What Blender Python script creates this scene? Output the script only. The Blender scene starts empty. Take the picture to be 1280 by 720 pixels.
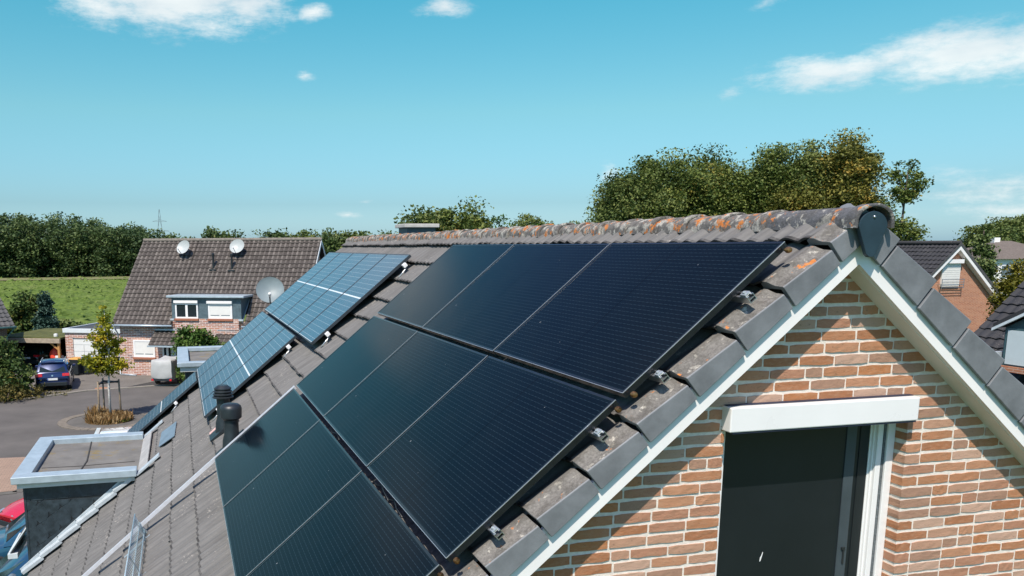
import bpy, math, random
import numpy as np
from mathutils import Vector, Matrix

random.seed(7)
rng = np.random.default_rng(11)
S = bpy.context.scene
COL = S.collection
rad = math.radians

# ------------------------------------------------------------------ camera
cam_d = bpy.data.cameras.new('camera')
cam = bpy.data.objects.new('camera', cam_d)
COL.objects.link(cam)
cam_d.sensor_width = 36.0
cam_d.lens = 29.062                      # the photo is an off-centre crop of a wider frame
cam_d.shift_x = 0.1219
cam_d.shift_y = 0.0942
cam_d.clip_start = 0.05
cam_d.clip_end = 9000
CY, CP, CR = rad(13.99972), rad(-9.48183), rad(0.27775)
_f = Vector((math.sin(CY) * math.cos(CP), math.cos(CY) * math.cos(CP), math.sin(CP)))
_r = Vector((math.cos(CY), -math.sin(CY), 0))
_d = _f.cross(_r)
_r2 = _r * math.cos(CR) + _d * math.sin(CR)
_d2 = -_r * math.sin(CR) + _d * math.cos(CR)
_m = Matrix((_r2, -_d2, -_f)).transposed().to_4x4()
_m.translation = Vector((-3.33774, -3.49183, 7.66215))
cam.matrix_world = _m
S.camera = cam

# ------------------------------------------------------------------ light and exposure
SUN = Vector((0.31, 0.46, -0.83)).normalized()         # direction the light travels
EL = math.asin(-SUN.z)
AZ = math.atan2(-SUN.x, -SUN.y)
sun_d = bpy.data.lights.new('sun', 'SUN')
sun_d.energy = 4.8
sun_d.angle = rad(0.53)
sun_d.color = (1.0, 0.915, 0.805)
sun = bpy.data.objects.new('sun', sun_d)
COL.objects.link(sun)
sun.rotation_euler = SUN.to_track_quat('-Z', 'Y').to_euler()
sun.location = (-20, -30, 50)

W = bpy.data.worlds.new('World')
S.world = W
W.use_nodes = True
SKY_STRENGTH = 0.122
TINT = [(0.0, (0.80, 1.20, 1.65)), (0.055, (0.53, 0.81, 1.02)), (0.167, (0.57, 0.98, 0.92)), (0.322, (0.31, 1.08, 1.00)), (0.50, (0.60, 0.84, 1.20)), (1.0, (0.80, 0.84, 1.20))]
CLOUDS = [  # azimuth, elevation, half width, half height, density (radians): clouds at infinity
    (0.005, 0.272, 0.150, 0.052, 1.25), (0.085, 0.262, 0.080, 0.022, 0.9), (-0.065, 0.266, 0.07, 0.034, 1.0),
    (0.161, 0.257, 0.022, 0.012, 0.75), (0.311, 0.262, 0.035, 0.012, 0.85),
    (0.715, 0.173, 0.085, 0.020, 1.1), (0.830, 0.178, 0.100, 0.032, 1.2), (0.90, 0.172, 0.09, 0.028, 1.1),
    (0.86, 0.052, 0.09, 0.022, 0.45), (0.88, 0.03, 0.10, 0.012, 0.4),
    (0.153, 0.193, 0.012, 0.007, 0.5), (0.199, 0.037, 0.016, 0.005, 0.5), (0.22, 0.052, 0.012, 0.004, 0.4),
    (0.501, 0.082, 0.013, 0.012, 0.4), (0.622, 0.159, 0.018, 0.009, 0.45), (0.655, 0.245, 0.02, 0.008, 0.3),
    (-0.30, 0.30, 0.16, 0.05, 0.9), (-0.62, 0.36, 0.2, 0.06, 0.9), (-0.2, 0.62, 0.3, 0.09, 0.8),
    (0.35, 0.5, 0.25, 0.05, 0.8), (-1.3, 0.25, 0.3, 0.06, 0.9), (1.6, 0.3, 0.3, 0.07, 0.9),
]


def build_world():
    nt = W.node_tree
    N, L = nt.nodes, nt.links
    N.clear()

    def math_n(op, a, b=None, c=None, clamp=False):
        n = N.new('ShaderNodeMath')
        n.operation = op
        n.use_clamp = clamp
        for i, v in enumerate((a, b, c)):
            if v is None:
                continue
            if isinstance(v, (int, float)):
                n.inputs[i].default_value = v
            else:
                L.new(v, n.inputs[i])
        return n.outputs[0]
    out = N.new('ShaderNodeOutputWorld')
    bg = N.new('ShaderNodeBackground')
    bg.inputs['Strength'].default_value = SKY_STRENGTH
    L.new(bg.outputs[0], out.inputs[0])
    sky = N.new('ShaderNodeTexSky')
    sky.sky_type = 'NISHITA'
    sky.sun_disc = False
    sky.sun_elevation = EL
    sky.sun_rotation = AZ
    sky.altitude = 50
    sky.air_density = 1.0
    sky.dust_density = 1.2
    sky.ozone_density = 1.0
    tc = N.new('ShaderNodeTexCoord')
    sp = N.new('ShaderNodeSeparateXYZ')
    L.new(tc.outputs['Generated'], sp.inputs[0])
    az = math_n('ARCTAN2', sp.outputs[0], sp.outputs[1])
    el = math_n('ARCSINE', sp.outputs[2])
    # grade of the air with height above the horizon
    mr = N.new('ShaderNodeMapRange')
    mr.inputs['From Min'].default_value = 0.0
    mr.inputs['From Max'].default_value = 0.90
    L.new(el, mr.inputs['Value'])
    mixt = N.new('ShaderNodeValToRGB')
    while len(mixt.color_ramp.elements) < len(TINT):
        mixt.color_ramp.elements.new(0.5)
    for e, (p, c) in zip(mixt.color_ramp.elements, TINT):
        e.position = p
        e.color = (*c, 1)
    L.new(mr.outputs[0], mixt.inputs[0])
    tint = N.new('ShaderNodeMix')
    tint.data_type = 'RGBA'
    tint.blend_type = 'MULTIPLY'
    tint.inputs['Factor'].default_value = 1.0
    L.new(sky.outputs[0], tint.inputs[6])
    L.new(mixt.outputs[0], tint.inputs[7])
    # clouds
    cv = N.new('ShaderNodeCombineXYZ')
    L.new(math_n('MULTIPLY', az, 1.0), cv.inputs[0])
    L.new(math_n('MULTIPLY', el, 2.6), cv.inputs[1])

    def noise(scale, det, rough, off=0.0):
        n = N.new('ShaderNodeTexNoise')
        n.inputs['Scale'].default_value = scale
        n.inputs['Detail'].default_value = det
        n.inputs['Roughness'].default_value = rough
        mp = N.new('ShaderNodeMapping')
        mp.inputs['Location'].default_value = (off, off * .7, 0)
        L.new(cv.outputs[0], mp.inputs[0])
        L.new(mp.outputs[0], n.inputs['Vector'])
        return n.outputs[0]
    n1 = noise(19, 12, 0.68)
    n2 = noise(9, 5, 0.5, 3.3)
    acc = None
    for a0, e0, ra, re, st in CLOUDS:
        dx = math_n('MULTIPLY', math_n('SUBTRACT', az, a0), 1 / ra)
        dy = math_n('MULTIPLY', math_n('SUBTRACT', el, e0), 1 / re)
        d2 = math_n('ADD', math_n('MULTIPLY', dx, dx), math_n('MULTIPLY', dy, dy))
        v = math_n('MULTIPLY', math_n('SUBTRACT', 1.0, math_n('SQRT', d2)), st)
        acc = v if acc is None else math_n('MAXIMUM', acc, v)
    cover = math_n('ADD', acc, math_n('MULTIPLY', math_n('ADD', math_n('SUBTRACT', n1, 0.5), 0.05), 2.0))
    ss = N.new('ShaderNodeMapRange')
    ss.interpolation_type = 'SMOOTHSTEP'
    ss.inputs['From Min'].default_value = 0.05
    ss.inputs['From Max'].default_value = 1.05
    L.new(cover, ss.inputs['Value'])
    inside = N.new('ShaderNodeMapRange')
    inside.interpolation_type = 'SMOOTHSTEP'
    inside.inputs['From Min'].default_value = -0.35
    inside.inputs['From Max'].default_value = 0.15
    L.new(acc, inside.inputs['Value'])
    fac = math_n('MULTIPLY', math_n('MULTIPLY', ss.outputs[0], inside.outputs[0]), 0.74)
    ramp = N.new('ShaderNodeValToRGB')
    ramp.color_ramp.elements[0].position = 0.3
    ramp.color_ramp.elements[0].color = (5.6, 5.9, 6.1, 1)
    ramp.color_ramp.elements[1].position = 0.62
    ramp.color_ramp.elements[1].color = (8.2, 7.9, 7.5, 1)
    L.new(n2, ramp.inputs[0])
    mix = N.new('ShaderNodeMix')
    mix.data_type = 'RGBA'
    L.new(fac, mix.inputs['Factor'])
    L.new(tint.outputs[2], mix.inputs[6])
    L.new(ramp.outputs[0], mix.inputs[7])
    L.new(mix.outputs[2], bg.inputs['Color'])


build_world()
S.view_settings.view_transform = 'Standard'
S.view_settings.look = 'None'
S.view_settings.gamma = 1.0
S.view_settings.exposure = 0.25
S.view_settings.use_curve_mapping = False
S.render.engine = 'CYCLES'
S.cycles.max_bounces = 8
S.cycles.transparent_max_bounces = 8

# ------------------------------------------------------------------ helpers


def frame_of(o):
    return o


class MB:
    """collects geometry; build() links it as ONE mesh object"""

    def __init__(self):
        self.V, self.F, self.M, self.T = [], [], [], []
        self.UV = {}

    def add(self, verts, faces, mi=0, tone=0.5, uv=None):
        b = len(self.V)
        self.V += [tuple(v) for v in verts]
        for k, f in enumerate(faces):
            if uv is not None:
                self.UV[len(self.F)] = uv[k]
            self.F.append(tuple(i + b for i in f))
            self.M.append(mi)
            self.T.append(tone)
        return self

    def bx(self, x0, x1, y0, y1, z0, z1, mi=0, tone=0.5, X=None):
        v = [(x, y, z) for z in (z0, z1) for y in (y0, y1) for x in (x0, x1)]
        if X is not None:
            v = [tuple(X @ Vector(p)) for p in v]
        return self.add(v, [(0, 2, 3, 1), (4, 5, 7, 6), (0, 1, 5, 4), (2, 6, 7, 3), (0, 4, 6, 2), (1, 3, 7, 5)], mi, tone)

    def prism(self, poly, fn, d0, d1, mi=0, tone=0.5):
        """poly of 2D points swept from d0 to d1; fn(a, b, d) gives xyz"""
        n = len(poly)
        v = [fn(a, b, d0) for a, b in poly] + [fn(a, b, d1) for a, b in poly]
        f = [tuple(range(n))[::-1], tuple(range(n, 2 * n))]
        f += [(i, (i + 1) % n, (i + 1) % n + n, i + n) for i in range(n)]
        return self.add(v, f, mi, tone)

    def tube(self, pts, r, n=8, mi=0, tone=0.5, cap=True):
        pts = [Vector(p) for p in pts]
        rs = r if isinstance(r, (list, tuple)) else [r] * len(pts)
        V, F = [], []
        for i, p in enumerate(pts):
            t = (pts[min(i + 1, len(pts) - 1)] - pts[max(i - 1, 0)]).normalized()
            a = t.cross(Vector((0, 0, 1)) if abs(t.z) < .9 else Vector((1, 0, 0))).normalized()
            b = t.cross(a)
            for k in range(n):
                q = 2 * math.pi * k / n
                V.append(p + (a * math.cos(q) + b * math.sin(q)) * rs[i])
        for i in range(len(pts) - 1):
            for k in range(n):
                F.append((i * n + k, i * n + (k + 1) % n, (i + 1) * n + (k + 1) % n, (i + 1) * n + k))
        if cap:
            F.append(tuple(range(n))[::-1])
            F.append(tuple(range((len(pts) - 1) * n, len(pts) * n)))
        return self.add(V, F, mi, tone)

    def lathe(self, prof, n=20, X=None, mi=0):
        V, F = [], []
        for r, z in prof:
            for k in range(n):
                q = 2 * math.pi * k / n
                p = Vector((r * math.cos(q), r * math.sin(q), z))
                V.append(X @ p if X is not None else p)
        m = len(prof)
        for i in range(m - 1):
            for k in range(n):
                F.append((i * n + k, i * n + (k + 1) % n, (i + 1) * n + (k + 1) % n, (i + 1) * n + k))
        F.append(tuple(range(n))[::-1])
        F.append(tuple(range((m - 1) * n, m * n)))
        return self.add(V, F, mi)

    def quadgrid(self, P, mi=0, tone=None):
        """P: (r, c, 3) array of points"""
        r, c = P.shape[:2]
        F = [(i * c + j, i * c + j + 1, (i + 1) * c + j + 1, (i + 1) * c + j) for i in range(r - 1) for j in range(c - 1)]
        return self.add(P.reshape(-1, 3).tolist(), F, mi, 0.5 if tone is None else tone)

    def build(self, name, mats, parent=None, smooth=False, bevel=0.0, auto=None, tone=False):
        me = bpy.data.meshes.new(name)
        me.from_pydata(self.V, [], self.F)
        if not isinstance(mats, (list, tuple)):
            mats = [mats]
        for m in mats:
            me.materials.append(m)
        if len(mats) > 1:
            me.polygons.foreach_set('material_index', self.M)
        if tone:
            at = me.attributes.new('tone', 'FLOAT', 'FACE')
            at.data.foreach_set('value', self.T)
        if self.UV:
            ul = me.uv_layers.new(name='UVMap')
            for p in me.polygons:
                if p.index in self.UV:
                    for k, li in enumerate(p.loop_indices):
                        ul.data[li].uv = self.UV[p.index][k]
        if smooth:
            me.polygons.foreach_set('use_smooth', [True] * len(me.polygons))
            if auto:
                me.set_sharp_from_angle(angle=rad(auto))
        o = bpy.data.objects.new(name, me)
        COL.objects.link(o)
        if parent is not None:
            o.parent = parent
        if bevel:
            md = o.modifiers.new('bevel', 'BEVEL')
            md.width = bevel
            md.segments = 2
            md.limit_method = 'ANGLE'
            md.angle_limit = rad(40)
        return o


def tag(o, label=None, cat=None, group=None, kind=None):
    if label:
        o['label'] = label
    if cat:
        o['category'] = cat
    if group:
        o['group'] = group
    if kind:
        o['kind'] = kind
    return o


def thing(name, label, cat, loc=(0, 0, 0), rotz=0.0, group=None, M=None):
    o = bpy.data.objects.new(name, None)
    o.empty_display_size = 0.2
    COL.objects.link(o)
    if M is not None:
        o.matrix_world = M
    else:
        o.location = loc
        o.rotation_euler = (0, 0, rotz)
    return tag(o, label, cat, group)


def copy_tree(o, parent=None):
    c = o.copy()
    COL.objects.link(c)
    if parent is not None:
        c.parent = parent
    for ch in list(o.children):
        copy_tree(ch, c)
    return c


# ------------------------------------------------------------------ materials
MATS = {}


class NT:
    def __init__(self, name):
        self.m = bpy.data.materials.new(name)
        self.m.use_nodes = True
        self.t = self.m.node_tree
        self.N, self.L = self.t.nodes, self.t.links
        self.b = self.N['Principled BSDF']

    def n(self, typ, **kw):
        x = self.N.new('ShaderNode' + typ)
        for k, v in kw.items():
            setattr(x, k, v)
        return x

    def put(self, sock, v):
        if isinstance(v, bpy.types.NodeSocket):
            self.L.new(v, sock)
        else:
            sock.default_value = v

    def math(self, op, a, b=None, c=None, clamp=False):
        x = self.n('Math', operation=op, use_clamp=clamp)
        for i, v in enumerate((a, b, c)):
            if v is not None:
                self.put(x.inputs[i], v)
        return x.outputs[0]

    def coord(self, kind='Object'):
        return self.n('TexCoord').outputs[kind]

    def mapping(self, vec, scale=(1, 1, 1), loc=(0, 0, 0)):
        x = self.n('Mapping')
        self.L.new(vec, x.inputs[0])
        x.inputs['Scale'].default_value = scale
        x.inputs['Location'].default_value = loc
        return x.outputs[0]

    def noise(self, vec, scale, detail=4, rough=.55, out='Fac'):
        x = self.n('TexNoise')
        self.L.new(vec, x.inputs['Vector'])
        x.inputs['Scale'].default_value = scale
        x.inputs['Detail'].default_value = detail
        x.inputs['Roughness'].default_value = rough
        return x.outputs[out]

    def ramp(self, fac, stops, interp='LINEAR'):
        x = self.n('ValToRGB')
        cr = x.color_ramp
        cr.interpolation = interp
        while len(cr.elements) < len(stops):
            cr.elements.new(0.5)
        for e, (p, c) in zip(cr.elements, stops):
            e.position = p
            e.color = c if len(c) == 4 else (*c, 1)
        self.L.new(fac, x.inputs[0])
        return x.outputs[0]

    def mix(self, fac, a, b, blend='MIX'):
        x = self.n('Mix', data_type='RGBA', blend_type=blend)
        self.put(x.inputs['Factor'], fac)
        for s, v in ((x.inputs[6], a), (x.inputs[7], b)):
            if isinstance(v, tuple) and len(v) == 3:
                v = (*v, 1)
            self.put(s, v)
        return x.outputs[2]

    def bump(self, h, strength=.3, dist=.01):
        x = self.n('Bump')
        x.inputs['Strength'].default_value = strength
        x.inputs['Distance'].default_value = dist
        self.L.new(h, x.inputs['Height'])
        self.L.new(x.outputs[0], self.b.inputs['Normal'])

    def attr(self, name='tone'):
        return self.n('Attribute', attribute_name=name).outputs['Fac']

    def setc(self, c):
        if isinstance(c, tuple) and len(c) == 3:
            c = (*c, 1)
        self.put(self.b.inputs['Base Color'], c)

    def rough(self, v):
        self.put(self.b.inputs['Roughness'], v)


def plain(name, c, rough=.5, metal=0.0, var=.12, scale=6.0, bump=0.0, bscale=60.0, spec=.5, coat=0.0):
    """a surface whose own colour wanders a little (wear, dirt)"""
    if name in MATS:
        return MATS[name]
    t = NT(name)
    co = t.coord()
    n = t.noise(co, scale, 6, .6)
    lo = tuple(max(0, x * (1 - var)) for x in c)
    hi = tuple(min(1, x * (1 + var)) for x in c)
    t.setc(t.ramp(n, [(.3, lo), (.7, hi)]))
    rr = t.n('MapRange')
    t.L.new(n, rr.inputs[0])
    rr.inputs['To Min'].default_value = max(0.03, rough * .85)
    rr.inputs['To Max'].default_value = min(1, rough * 1.15)
    t.rough(rr.outputs[0])
    t.b.inputs['Metallic'].default_value = metal
    t.b.inputs['Specular IOR Level'].default_value = spec
    t.b.inputs['Coat Weight'].default_value = coat
    t.b.inputs['Coat Roughness'].default_value = .04
    if bump:
        t.bump(t.noise(co, bscale, 5, .6), bump, .01)
    MATS[name] = t.m
    return t.m


def foliage(name, dark, mid, light, accent=None, trans=.25):
    if name in MATS:
        return MATS[name]
    t = NT(name)
    a = t.attr('tone')
    stops = [(0.0, dark), (.45, mid), (.85, light)]
    if accent:
        stops += [(.93, light), (.97, accent)]
    c = t.ramp(a, stops)
    t.setc(c)
    t.rough(.6)
    t.b.inputs['Specular IOR Level'].default_value = .25
    tr = t.n('BsdfTranslucent')
    t.L.new(c, tr.inputs[0])
    mx = t.n('MixShader')
    mx.inputs[0].default_value = trans
    t.L.new(t.b.outputs[0], mx.inputs[1])
    t.L.new(tr.outputs[0], mx.inputs[2])
    t.L.new(mx.outputs[0], t.N['Material Output'].inputs[0])
    MATS[name] = t.m
    return t.m


def brick_far(name, cols, mortar, sc=1.0):
    """walls seen from a distance: running bond in the wall's own metres"""
    if name in MATS:
        return MATS[name]
    t = NT(name)
    s = t.n('SeparateXYZ')
    t.L.new(t.coord(), s.inputs[0])
    cv = t.n('CombineXYZ')
    t.put(cv.inputs[0], t.math('ADD', s.outputs[0], s.outputs[1]))
    t.put(cv.inputs[1], s.outputs[2])
    bw, bh = .222 * sc, .0645 * sc
    br = t.n('TexBrick')
    t.L.new(cv.outputs[0], br.inputs['Vector'])
    br.inputs['Scale'].default_value = 1.0
    br.inputs['Brick Width'].default_value = bw
    br.inputs['Row Height'].default_value = bh
    br.inputs['Mortar Size'].default_value = .0065 * sc
    br.inputs['Mortar Smooth'].default_value = .1
    br.inputs['Color1'].default_value = (0, 0, 0, 1)
    br.inputs['Color2'].default_value = (1, 1, 1, 1)
    br.inputs['Mortar'].default_value = (.5, .5, .5, 1)
    bcol = t.ramp(br.outputs['Color'], [(i / (len(cols) - 1), c) for i, c in enumerate(cols)])
    n = t.noise(cv.outputs[0], 30, 4, .6)
    bcol = t.mix(t.math('MULTIPLY', n, .5), bcol, tuple(.6 * x for x in cols[0]), 'MIX')
    t.setc(t.mix(br.outputs['Fac'], bcol, mortar))
    t.rough(.9)
    t.bump(t.math('SUBTRACT', 1.0, br.outputs['Fac']), .4, .006)
    MATS[name] = t.m
    return t.m


WHITE = plain('white_paint', (.82, .80, .78), .35, var=.05, scale=3)
WHITE_PVC = plain('white_pvc', (.80, .79, .78), .28, var=.04, scale=2)
SOFFIT = plain('soffit_paint', (.74, .72, .69), .6, var=.05, scale=4)
ALU = plain('aluminium', (.62, .64, .66), .32, metal=.9, var=.1, scale=30)
ZINC = plain('zinc_sheet', (.42, .50, .545), .42, metal=.35, var=.14, scale=5)
LEAD = plain('lead_flashing', (.34, .38, .41), .5, metal=.3, var=.25, scale=9)
STEEL = plain('galvanised_steel', (.48, .55, .58), .4, metal=.6, var=.2, scale=40)
COPPER = plain('tarnished_copper', (.36, .19, .08), .35, metal=.8, var=.4, scale=60)
BLACK_ANOD = plain('black_anodised', (.014, .017, .020), .20, metal=.2, var=.2, scale=20)
BLACK_PLASTIC = plain('black_plastic', (.016, .022, .026), .42, var=.3, scale=14)
DARK = plain('dark_interior', (.012, .013, .014), .8, var=.3)
PINK = plain('pink_sealing_tape', (.62, .40, .36), .7, var=.2, scale=20)
WOOD = plain('weathered_wood', (.25, .19, .13), .8, var=.3, scale=25)
ORANGE_WOOD = plain('orange_timber', (.45, .22, .07), .7, var=.2, scale=20)
RUBBER = plain('tyre_rubber', (.02, .02, .021), .8, var=.2)
GLASS_DARK = plain('dark_window_glass', (.012, .02, .026), .06, var=.2, spec=.6)
RED_LAMP = plain('red_tail_lamp', (.55, .02, .03), .15, var=.1)

# ------------------------------------------------------------------ near house: frame of the left roof slope
ZA = 8.0                      # height where the two planes of the panel tops would meet over the ridge
AL = rad(40.11)
CA, SA, SL = math.cos(AL), math.sin(AL), math.tan(AL)
RF = Matrix(((0, -CA, -SA, 0), (1, 0, 0, 0), (0, -SA, CA, ZA), (0, 0, 0, 1)))      # (along ridge, down slope, out of roof)
RFR = Matrix(((0, CA, SA, 0), (1, 0, 0, 0), (0, -SA, CA, ZA), (0, 0, 0, 1)))       # the right slope, mirrored
GAUGE = .3345
S0 = .367                     # lower edge of the first course
TILE_H = -.118
YEND = 12.72


def L3(M, p):
    return tuple(M @ Vector(p))


def tile_mat(name, base, streak=(2, 40, 2), lich=0.5, rough=.75, var=.28, tone_col=None, tone_k=.35):
    t = NT(name)
    co = t.coord()
    st = t.noise(t.mapping(co, streak), 1.0, 5, .6)
    blot = t.noise(co, 1.3, 5, .6)
    fine = t.noise(co, 90, 3, .6)
    tone = t.attr('tone')
    body = t.math('MINIMUM', tone, 1.0)
    lo = tuple(x * (1 - var) for x in base)
    hi = tuple(min(1, x * (1 + var)) for x in base)
    c = t.ramp(st, [(.28, lo), (.72, hi)])
    c = t.mix(t.math('MULTIPLY', t.ramp(blot, [(.35, (0, 0, 0)), (.75, (1, 1, 1))]), .35), c, tuple(x * .62 for x in base))
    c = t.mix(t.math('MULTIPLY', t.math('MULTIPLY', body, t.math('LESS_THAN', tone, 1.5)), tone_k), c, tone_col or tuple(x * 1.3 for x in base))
    c = t.mix(t.math('MULTIPLY', fine, .3), c, tuple(x * .7 for x in base))
    if lich:
        m = t.math('MULTIPLY', t.noise(co, 38, 4, .65), t.math('ADD', .55, t.math('MULTIPLY', t.noise(co, 1.7, 3, .5), .9)))
        c = t.mix(t.math('MULTIPLY', t.ramp(m, [(.70 - .1 * lich, (0, 0, 0)), (.76 - .1 * lich, (1, 1, 1))]), .7), c, (.36, .33, .29))
    # broken dark strip along the nose of every tile
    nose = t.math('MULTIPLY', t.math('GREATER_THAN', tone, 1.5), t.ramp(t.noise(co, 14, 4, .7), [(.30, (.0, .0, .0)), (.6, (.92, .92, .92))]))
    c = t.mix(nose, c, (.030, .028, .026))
    mott = t.noise(co, 5.5, 6, .7)
    c = t.mix(t.math('MULTIPLY', t.ramp(mott, [(.45, (0, 0, 0)), (.7, (1, 1, 1))]), .35), c, tuple(x * .55 for x in base))
    t.setc(c)
    t.rough(rough)
    t.b.inputs['Specular IOR Level'].default_value = .3
    t.bump(t.math('ADD', t.math('MULTIPLY', st, .6), t.math('MULTIPLY', fine, .8)), .35, .006)
    MATS[name] = t.m
    return t.m


def lichen_mat(name, base, amount):
    t = NT(name)
    co = t.coord()
    fine = t.noise(co, 70, 5, .65)
    c = t.ramp(fine, [(.3, tuple(x * .7 for x in base)), (.7, tuple(x * 1.3 for x in base))])
    warp = t.noise(co, 9, 5, .65)
    # grey-white crust
    w = t.noise(t.mapping(co, (1, 1, 1), (3, 1, 7)), 17, 6, .68)
    wm = t.ramp(t.math('ADD', w, t.math('MULTIPLY', warp, .35)), [(.78 - .12 * amount, (0, 0, 0)), (.83 - .12 * amount, (1, 1, 1))])
    c = t.mix(wm, c, t.ramp(fine, [(.3, (.30, .28, .24)), (.7, (.56, .53, .46))]))
    dk = t.noise(t.mapping(co, (1, 1, 1), (8, 4, 2)), 11, 6, .7)
    c = t.mix(t.math('MULTIPLY', t.ramp(dk, [(.45, (0, 0, 0)), (.6, (1, 1, 1))]), .55), c, (.07, .065, .055))
    o = t.noise(t.mapping(co, (1, 1, 1), (1, 9, 4)), 12, 6, .66)
    om = t.ramp(t.math('ADD', o, t.math('MULTIPLY', warp, .3)), [(.80 - .11 * amount, (0, 0, 0)), (.84 - .11 * amount, (1, 1, 1))])
    c = t.mix(om, c, t.ramp(fine, [(.35, (.44, .13, .035)), (.7, (.62, .26, .07))]))
    t.setc(c)
    t.rough(.85)
    t.b.inputs['Specular IOR Level'].default_value = .25
    t.bump(t.math('ADD', fine, t.math('MULTIPLY', w, .8)), .6, .008)
    MATS[name] = t.m
    return t.m


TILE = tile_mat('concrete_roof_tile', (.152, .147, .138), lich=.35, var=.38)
VERGE = plain('verge_tile_face', (.165, .174, .184), .6, var=.30, scale=5, bump=.12, bscale=120)
VTOP = lichen_mat('verge_tile_top', (.175, .165, .15), .18)
RIDGE = lichen_mat('lichen_ridge_tile', (.16, .148, .135), .82)
RIDGE_N = lichen_mat('nearest_ridge_tile', (.115, .115, .12), .45)
CAPM = plain('ridge_end_plate', (.020, .040, .056), .38, var=.2, scale=8)


def roof_field(mb, y0, y1, s0, s_first, s1, gauge, period, amp, M, spw=8, h=TILE_H, taper=.042, jit=.003, tile_w=.30, seed=1, crest=0.0, roll=1.3):
    """courses of interlocking wave tiles; every tile a touch out of line"""
    r = np.random.default_rng(seed)
    Y = np.arange(y0, y1 + 1e-6, period / spw)
    wave = amp * (np.abs(np.cos(np.pi * Y / period)) ** roll)
    tid = np.floor((Y - y0) / tile_w).astype(int)
    Ma = np.array(M)
    sa = s0
    sb = s_first
    while sa < s1 - 1e-6:
        sb = min(sb, s1)
        dj = r.normal(0, jit, tid.max() + 1)[tid]
        ds = r.normal(0, jit * 1.6, tid.max() + 1)[tid]
        tones = r.random(tid.max() + 1)[tid]
        rows = []
        for sv, hv in ((sa - .03, h - taper - .006), (sa * .5 + sb * .5, h - taper * .5), (sb - .020, h - taper * .06), (sb + 0, h), (sb + .001, h - .013), (sb - .06, h - .016)):
            last = sv > sa * .6 + sb * .4
            P = np.stack([Y, np.full_like(Y, sv) + (ds if last else 0), hv + wave + dj * (1 if last else .3)], 1)
            rows.append(P @ Ma[:3, :3].T + Ma[:3, 3])
        P = np.array(rows)
        b = len(mb.V)
        n = len(Y)
        mb.V += P.reshape(-1, 3).tolist()
        for i in range(5):
            for j in range(n - 1):
                mb.F.append((b + i * n + j, b + i * n + j + 1, b + (i + 1) * n + j + 1, b + (i + 1) * n + j))
                mb.M.append(0)
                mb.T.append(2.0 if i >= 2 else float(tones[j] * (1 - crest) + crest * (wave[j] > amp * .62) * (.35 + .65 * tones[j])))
        sa = sb
        sb += gauge


house = thing('brick_house', 'near orange brick house with grey tiled gable roof, white barge boards and solar panels', 'house', (0, 0, 0))

mb = MB()
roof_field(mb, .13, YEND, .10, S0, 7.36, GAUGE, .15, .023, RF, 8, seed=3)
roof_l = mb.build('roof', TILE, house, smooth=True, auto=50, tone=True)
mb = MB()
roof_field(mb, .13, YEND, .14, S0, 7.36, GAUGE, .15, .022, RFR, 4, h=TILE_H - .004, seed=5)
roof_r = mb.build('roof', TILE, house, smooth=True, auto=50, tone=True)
mb = MB()      # boarding under the tiles
for M in (RF, RFR):
    mb.bx(.11, YEND - .02, .12, 7.34, -.30, -.19, X=M)
mb.build('roof_boarding', plain('roof_boards', (.06, .05, .045), .9), house)

# verge tiles: a flat top with a roll, and a lip that hangs down over the barge board


def verge_tiles(M, sgn, n, lift, lip):
    for k in range(n):
        sa = .075 if k == 0 else S0 + GAUGE * (k - 1) + .015
        sb = S0 + GAUGE * k
        j = random.uniform(-.003, .003)
        mb = MB()
        V = []
        for s, h in ((sa, -.036), (sb, 0.0)):
            h += TILE_H + j + lift
            for y, dh in ((0, None), (0, -.004), (.005, .0), (.055, .004), (.075, .012), (.10, .026), (.125, .028), (.155, .012), (.155, -.02), (.03, -.02), (.02, None)):
                V.append(L3(M, (y + j * .6, s, (lip + j) if dh is None else h + dh)))
        m = 11
        F = [(i, (i + 1) % m, (i + 1) % m + m, i + m) for i in range(m)] + [tuple(range(m))[::-1], tuple(range(m, 2 * m))]
        mb.add(V, F)
        for fi in range(len(mb.F)):
            mb.M[fi] = 0 if fi in (0, 1, 10, 11, 12) else 1
        mb.build('verge_tile', [VERGE, VTOP], house, bevel=.003)


verge_tiles(RF, -1, 21, 0.0, -.246)
verge_tiles(RFR, 1, 21, .020, -.268)

# ridge tiles
RZ = 7.756
joint = [-.055, .61]
while joint[-1] < YEND - .1:
    joint.append(joint[-1] + .381)
for k in range(len(joint) - 1):
    ya, yb = joint[k], joint[k + 1] + .05
    mb = MB()
    n = 14
    V = []
    r1, r2 = .112, .096
    jz = random.uniform(-.004, .004)
    jx = random.uniform(-.004, .004)
    prof = [(ya, r1 - .008), (ya + .004, r1 + .002), (ya + .07, r1), (ya + .10, r1 - .010), (yb, r2), (yb, r2 - .014), (ya + .004, r1 - .016)]
    for y, r in prof:
        for i in range(n + 1):
            q = math.pi * (i / n) * 1.0
            xx = -math.cos(q) * r * 1.04
            zz = math.sin(q) ** .85 * r * .90 - (.018 if i in (0, n) else 0)
            V.append((xx + jx, y, RZ + zz + jz))
    F = []
    for a in range(len(prof)):
        b = (a + 1) % len(prof)
        for i in range(n):
            F.append((a * (n + 1) + i, a * (n + 1) + i + 1, b * (n + 1) + i + 1, b * (n + 1) + i))
    mb.add(V, F)
    mb.build('ridge_tile', RIDGE_N if k == 0 else RIDGE, house, smooth=True, auto=55)
mb = MB()
mb.bx(-.092, .092, 0.0, YEND, 7.66, 7.756)
mb.build('ridge_roll', plain('ridge_roll_dark', (.03, .03, .03), .9), house)
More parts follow.
